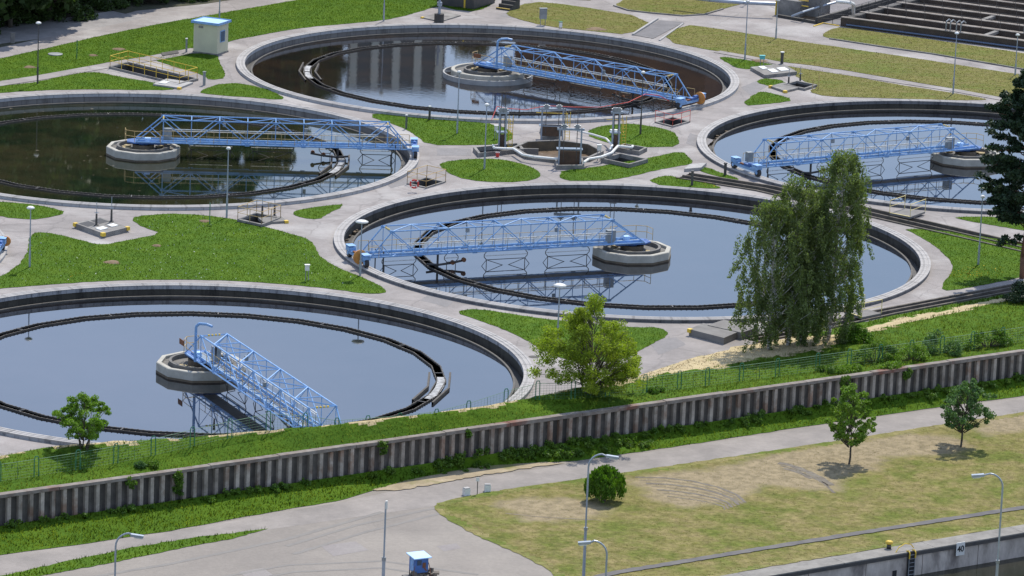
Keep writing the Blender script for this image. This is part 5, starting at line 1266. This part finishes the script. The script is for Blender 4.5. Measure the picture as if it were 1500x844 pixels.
railing('railing', 'dark railing at the near end of the brown inlet channel', WL([(1198, 34), (1262, 38)]), G0, M_dsteel, closed=False)
kerb([(1192, 39), (1206, 34.5), (1229, 38.5)], 'yellow painted kerb at the end of the inlet channel', .15, .1, M_yel)

# ------------------------------------------------------------------ buildings beyond the frame that mirror in the far tank
p = W(515, -62); q = W(650, -50)
t = thing('office_building', 'tall office block with white piers mirrored in the far tank', 'building', (p.x, p.y, G0), 0)
wd = (q-p).length
MB().box((wd/2, 5, 7), (wd, 10, 14)).build('wall', M_gwin, t)
for k in range(5): MB().box((.6+k*(wd-1.2)/4, -.2, 7), (.85, .35, 13.9)).build('pier', M_white, t)
MB().box((wd/2, 5, 14.2), (wd+.6, 10.8, .5)).build('roof', M_steel, t)
p = W(760, -70); q = W(1040, -30); wd = (q-p).length
t = thing('brown_hall', 'brown clad hall mirrored in the far tank', 'building', (p.x, p.y, G0), math.atan2(q.y-p.y, q.x-p.x))
MB().box((wd/2, 6, 7.5), (wd, 12, 15)).build('wall', M_brick, t); MB().box((wd/2, 6, 15.1), (wd+.6, 12.6, .3)).build('roof', M_darkconc, t)
for k in range(7):
    f = MB().box((1.5+k*(wd-3)/6, -.03, 6), (1.6, .08, 2.2)).build('window', M_gwin, t)

# ------------------------------------------------------------------ lamps
def lamp(px, py, px2, py2, label, disc=.22, m=M_galv, z=G0, r=.06):
    p = W(px, py, z); q = Vector((p.x, p.y, z)); dist = (q-Vector((0, 0, CAMH))).length
    h = max(2.0, math.hypot(px-px2, py-py2)/(FPX/dist*math.cos(PITCH)))
    t = thing('street_lamp', label, 'lamp', (p.x, p.y, z), 0, 'lamp posts of the plant')
    po = MB().bar((0, 0, -.2), (0, 0, h*.28), r*1.5, 8).bar((0, 0, h*.28), (0, 0, h), r, 8, r*.7).build('pole', m, t)
    MB().lathe([(.05, h-.10), (disc, h-.02), (disc*1.05, h+.06), (disc*.6, h+.16), (.01, h+.19)], 18).build('lamp_head', M_white, t, smooth=True)
    MB().lathe([(disc*.9, h-.03), (.03, h-.12)], 14, closed=False).build('diffuser', M_steel, t)
for a in [
 (55, 123, 57, 36, 'dark lamp post on the lawn edge at the far left', .26, M_dsteel),
 (562, 31, 564, -60, 'lamp post on the pavement edge at the top left of the far tank'),
 (321, 40, 324, -45, 'lamp post behind the cream hut'),
 (669.5, 196, 673, 107, 'lamp post in front of the far tank island'),
 (709.5, 248, 712.5, 155, 'lamp post with bright cap on the oval lawn left of the splitter chamber'),
 (938, 197, 945, 108, 'dark lamp post on the lawn right of the splitter chamber', .2, M_dsteel),
 (1091, 88, 1094, 4, 'lamp post right of the far tank at the path'),
 (1136.5, 57, 1140, 2, 'lamp post at the road edge before the inlet structure'),
 (1396, 138, 1402, 51, 'lamp post at the path end above the right tank'),
 (1487, 110, 1491, 53, 'lamp post on the road kerb at the right edge'),
 (43.5, 392, 45.5, 306, 'lamp post at the corner of the left lawn', .32),
 (332, 319, 334, 219, 'lamp post below the murky tank', .2),
 (527.5, 404, 533, 326, 'lamp post with large white disc left of the central tank', .52),
 (816.5, 500, 821, 419, 'lamp post with rusty disc left of the bushy tree', .50),
 (1433, 388, 1438, 290, 'lamp post in the flowering grass left of the pine', .2),
 (1095, 6, 1098, -40, 'lamp stub at the top edge right of the far tank'),
]: lamp(*a)
def curved_lamp(px, py, pyt, label, arm, side, z=RV, rz=0.0):
    p = W(px, py, z); dist = (p-Vector((0, 0, CAMH))).length; h = (py-pyt)/(FPX/dist*math.cos(PITCH))
    t = thing('curved_street_lamp', label, 'lamp', (p.x, p.y, z), rz, 'tall curved lamps of the riverside')
    pts = [(0, 0, h*.5)]; r = .9
    pts.append((0, 0, h-r))
    for k in range(1, 7): a = k/6*math.pi*.48; pts.append((side*(r-r*math.cos(a)), 0, h-r+r*math.sin(a)))
    pts.append((side*arm, 0, h-.12))
    MB().bar((0, 0, -.2), (0, 0, h*.5), .12, 10, .09).build('pole', M_galv, t)
    MB().path(pts, .06, 8).build('arm', M_galv, t)
    e = side*arm; hd = MB().box((e+side*.38, 0, h-.16), (.8, .30, .16), 0, ('Y', side*.12)).build('lamp_head', M_galv, t)
    MB().box((e+side*.45, 0, h-.27), (.5, .22, .10), 0, ('Y', side*.12)).build('diffuser', M_white, hd)
    MB().bar((0, 0, h*.5-.1), (0, 0, h*.5+.1), .13, 10).build('collar', M_steel, t)
curved_lamp(853, 884, 663, 'tall curved lamp in front of the mop headed tree', 1.15, 1)
curved_lamp(881, 985, 791, 'lower curved lamp reaching left at the bottom middle', 1.05, -1)
curved_lamp(166, 960, 779, 'curved lamp at the bottom left corner', .95, 1)
curved_lamp(1453, 950, 694, 'curved lamp in front of the canal at the bottom right', 1.25, -1)
p = W(560, 885, RV); t = thing('thin_mast', 'thin straight grey mast rising over the apron', 'mast', (p.x, p.y, RV))
MB().bar((0, 0, -.2), (0, 0, 3.0), .11, 8).bar((0, 0, 3.0), (0, 0, 6.9), .06, 8).build('pole', M_galv, t); MB().bar((0, 0, 2.95), (0, 0, 3.2), .14, 8).build('collar', M_steel, t); MB().box((0.05, 0, 6.75), (.14, .14, .55)).build('antenna', M_white, t)

# ------------------------------------------------------------------ blue cabin on its machine
p = W(612, 866, RV); t = thing('blue_cabin', 'blue cabin with a pale blue roof on dark machinery at the bottom', 'machine cabin', (p.x, p.y, RV), R_(28)); t.scale = (.78, .78, 1)
MB().box((0, 0, 1.93), (1.2, 1.2, 1.06)).build('cabin_body', M_blued, t)
dr = MB().box((-.615, .05, 1.92), (.03, .62, .92)).build('door', M_blue, t); MB().box((-.64, -.18, 1.92), (.03, .05, .14)).build('handle', M_steel, dr)
MB().box((-.25, -.612, 2.1), (.4, .03, .34)).build('window', M_glass, t)
rf = MB().box((0, 0, 2.47), (1.65, 1.6, .06), 0, ('X', .06)).build('roof', M_roofblue, t)
mb = MB()
for sx in (-1, 1):
    for sy in (-1, 1): mb.bar((sx*.56, sy*.56, .1), (sx*.56, sy*.56, 1.5), .05, 5)
mb.build('leg', M_dsteel, t)
MB().box((.2, -.615, 1.9), (.3, .03, .35)).box((.35, -.62, 1.6), (.3, .03, .1), 0, ('Y', .7)).build('rust_patch', M_rust, t)
MB().box((-.05, -.1, .75), (2.3, 1.7, .6)).build('chassis', M_dsteel, t); rr = random.Random(4); mb = MB()
for k in range(34): mb.box((rr.uniform(-.6, 1.4), rr.uniform(-.9, .8), rr.uniform(1.0, 1.35)), (rr.uniform(.15, .5), rr.uniform(.1, .4), rr.uniform(.1, .35)), rr.uniform(0, 3), ('X', rr.uniform(-.5, .5)))
mb.build('scrap_parts', mat('oily_scrap', (.09, .075, .06), .7, (.16, .13, .10), 3), t)
mb = MB(); mb.path([(.62, -.5, 2.1), (.8, -.6, 1.6), (.75, -.8, 1.1), (1.1, -.7, .9)], .03, 5).path([(-.65, -.6, 1.9), (-.85, -.7, 1.4), (-.8, -.8, 1.0)], .02, 5); mb.build('hose', M_rust, t)
MB().box((-1.3, -.3, .85), (.3, 1.0, .5)).build('weight_block', M_conc, t)
# ------------------------------------------------------------------ riverside small things
def block(px, py, label, rz):
    p = W(px, py, RV); t = thing('concrete_block', label, 'bollard', (p.x, p.y, RV), rz, 'white blocks at the lane corner')
    MB().prism([(-.22, -.19), (.22, -.19), (.22, .19), (-.22, .19)], -.05, .5).build('body', M_white, t); MB().box((0, 0, .53), (.40, .34, .06)).build('top', M_conc, t)
block(683, 725.5, 'left white block at the lane corner', .5); block(714, 720, 'right white block at the lane corner', .1)
p = W(699, 724, RV); t = thing('signpost', 'small thin signpost between the two white blocks', 'sign', (p.x, p.y, RV)); MB().bar((0, 0, -.1), (0, 0, 1.25), .035, 6).build('pole', M_dsteel, t); MB().box((0, -.04, 1.1), (.24, .03, .30)).build('sign_plate', M_white, t)
p = W(1302, 803.5, RV+.05); t = thing('mooring_bollard', 'mooring bollard with a yellow head on the quay edge', 'bollard', (p.x, p.y, RV+.05))
MB().lathe([(.17, 0), (.14, .3), (.01, .3)], 16).build('shaft', M_dsteel, t, smooth=True); MB().lathe([(.14, .3), (.26, .36), (.26, .5), (.12, .57), (.01, .57)], 16).build('head', M_yel, t, smooth=True)
sq, tq = toST(W(1327, 806, RV)); x, y = QP(sq, -.42)
t = thing('quay_ladder', 'dark quay ladder with yellow hoops beside the mooring bollard', 'ladder', (x, y, RV), math.atan2((Vector(QP(sq+1))-Vector(QP(sq))).y, (Vector(QP(sq+1))-Vector(QP(sq))).x))
MB().box((0, -.03, -1.2), (.62, .08, 2.6)).build('recess_plate', M_black, t)
mb = MB()
for s in (-.26, .26): mb.bar((s, -.12, .05), (s, -.12, -2.4), .03, 5)
for k in range(9): mb.bar((-.26, -.12, -.15-k*.28), (.26, -.12, -.15-k*.28), .022, 4)
mb.build('rungs', M_steel, t)
mb = MB()
for s in (-.26, .26): mb.path([(s, -.14, -.4), (s, -.16, .0), (s, .0, .14), (s, .2, .08)], .05, 6)
mb.path([(-1.1, .35, .05), (-.8, .42, .35), (-.2, .5, .52), (.35, .5, .40), (.6, .5, .12)], .035, 6); mb.build('grab_hoops', M_yel, t)
# distance board 40
sq, tq = toST(W(1402, 792, RV)); sq -= .35; x, y = QP(sq, -.47); dq = Vector(QP(sq+1))-Vector(QP(sq))
t = thing('distance_board', 'white board reading 40 on the quay wall', 'sign', (x, y, RV), math.atan2(dq.y, dq.x))
MB().box((0, 0, -.33), (.74, .05, .94)).build('board', M_white, t)
fc = bpy.data.curves.new('digits', 'FONT'); fc.body = '40'; fc.size = .60; fc.extrude = .008; fc.align_x = 'CENTER'; fc.align_y = 'CENTER'; fc.offset = .012
fo = bpy.data.objects.new('digits_tmp', fc); C.objects.link(fo)
bpy.context.view_layer.update()
me = bpy.data.meshes.new_from_object(fo.evaluated_get(bpy.context.evaluated_depsgraph_get())); bpy.data.objects.remove(fo)
me.materials.clear(); me.materials.append(M_black); dg = bpy.data.objects.new('digits', me); C.objects.link(dg); dg.parent = t; dg.location = (0, -.035, -.34); dg.rotation_euler = (R_(90), 0, 0)
sq, _ = toST(W(1310, 843, RV-1.5)); x, y = QP(sq, -.31)
tag(MB().box((0, 0, 0), (.35, .05, .6), math.atan2(dq.y, dq.x)).build('drain_opening', M_black, loc=(x, y, RV-1.45)), 'dark drain opening in the quay wall below the ladder', 'drain')
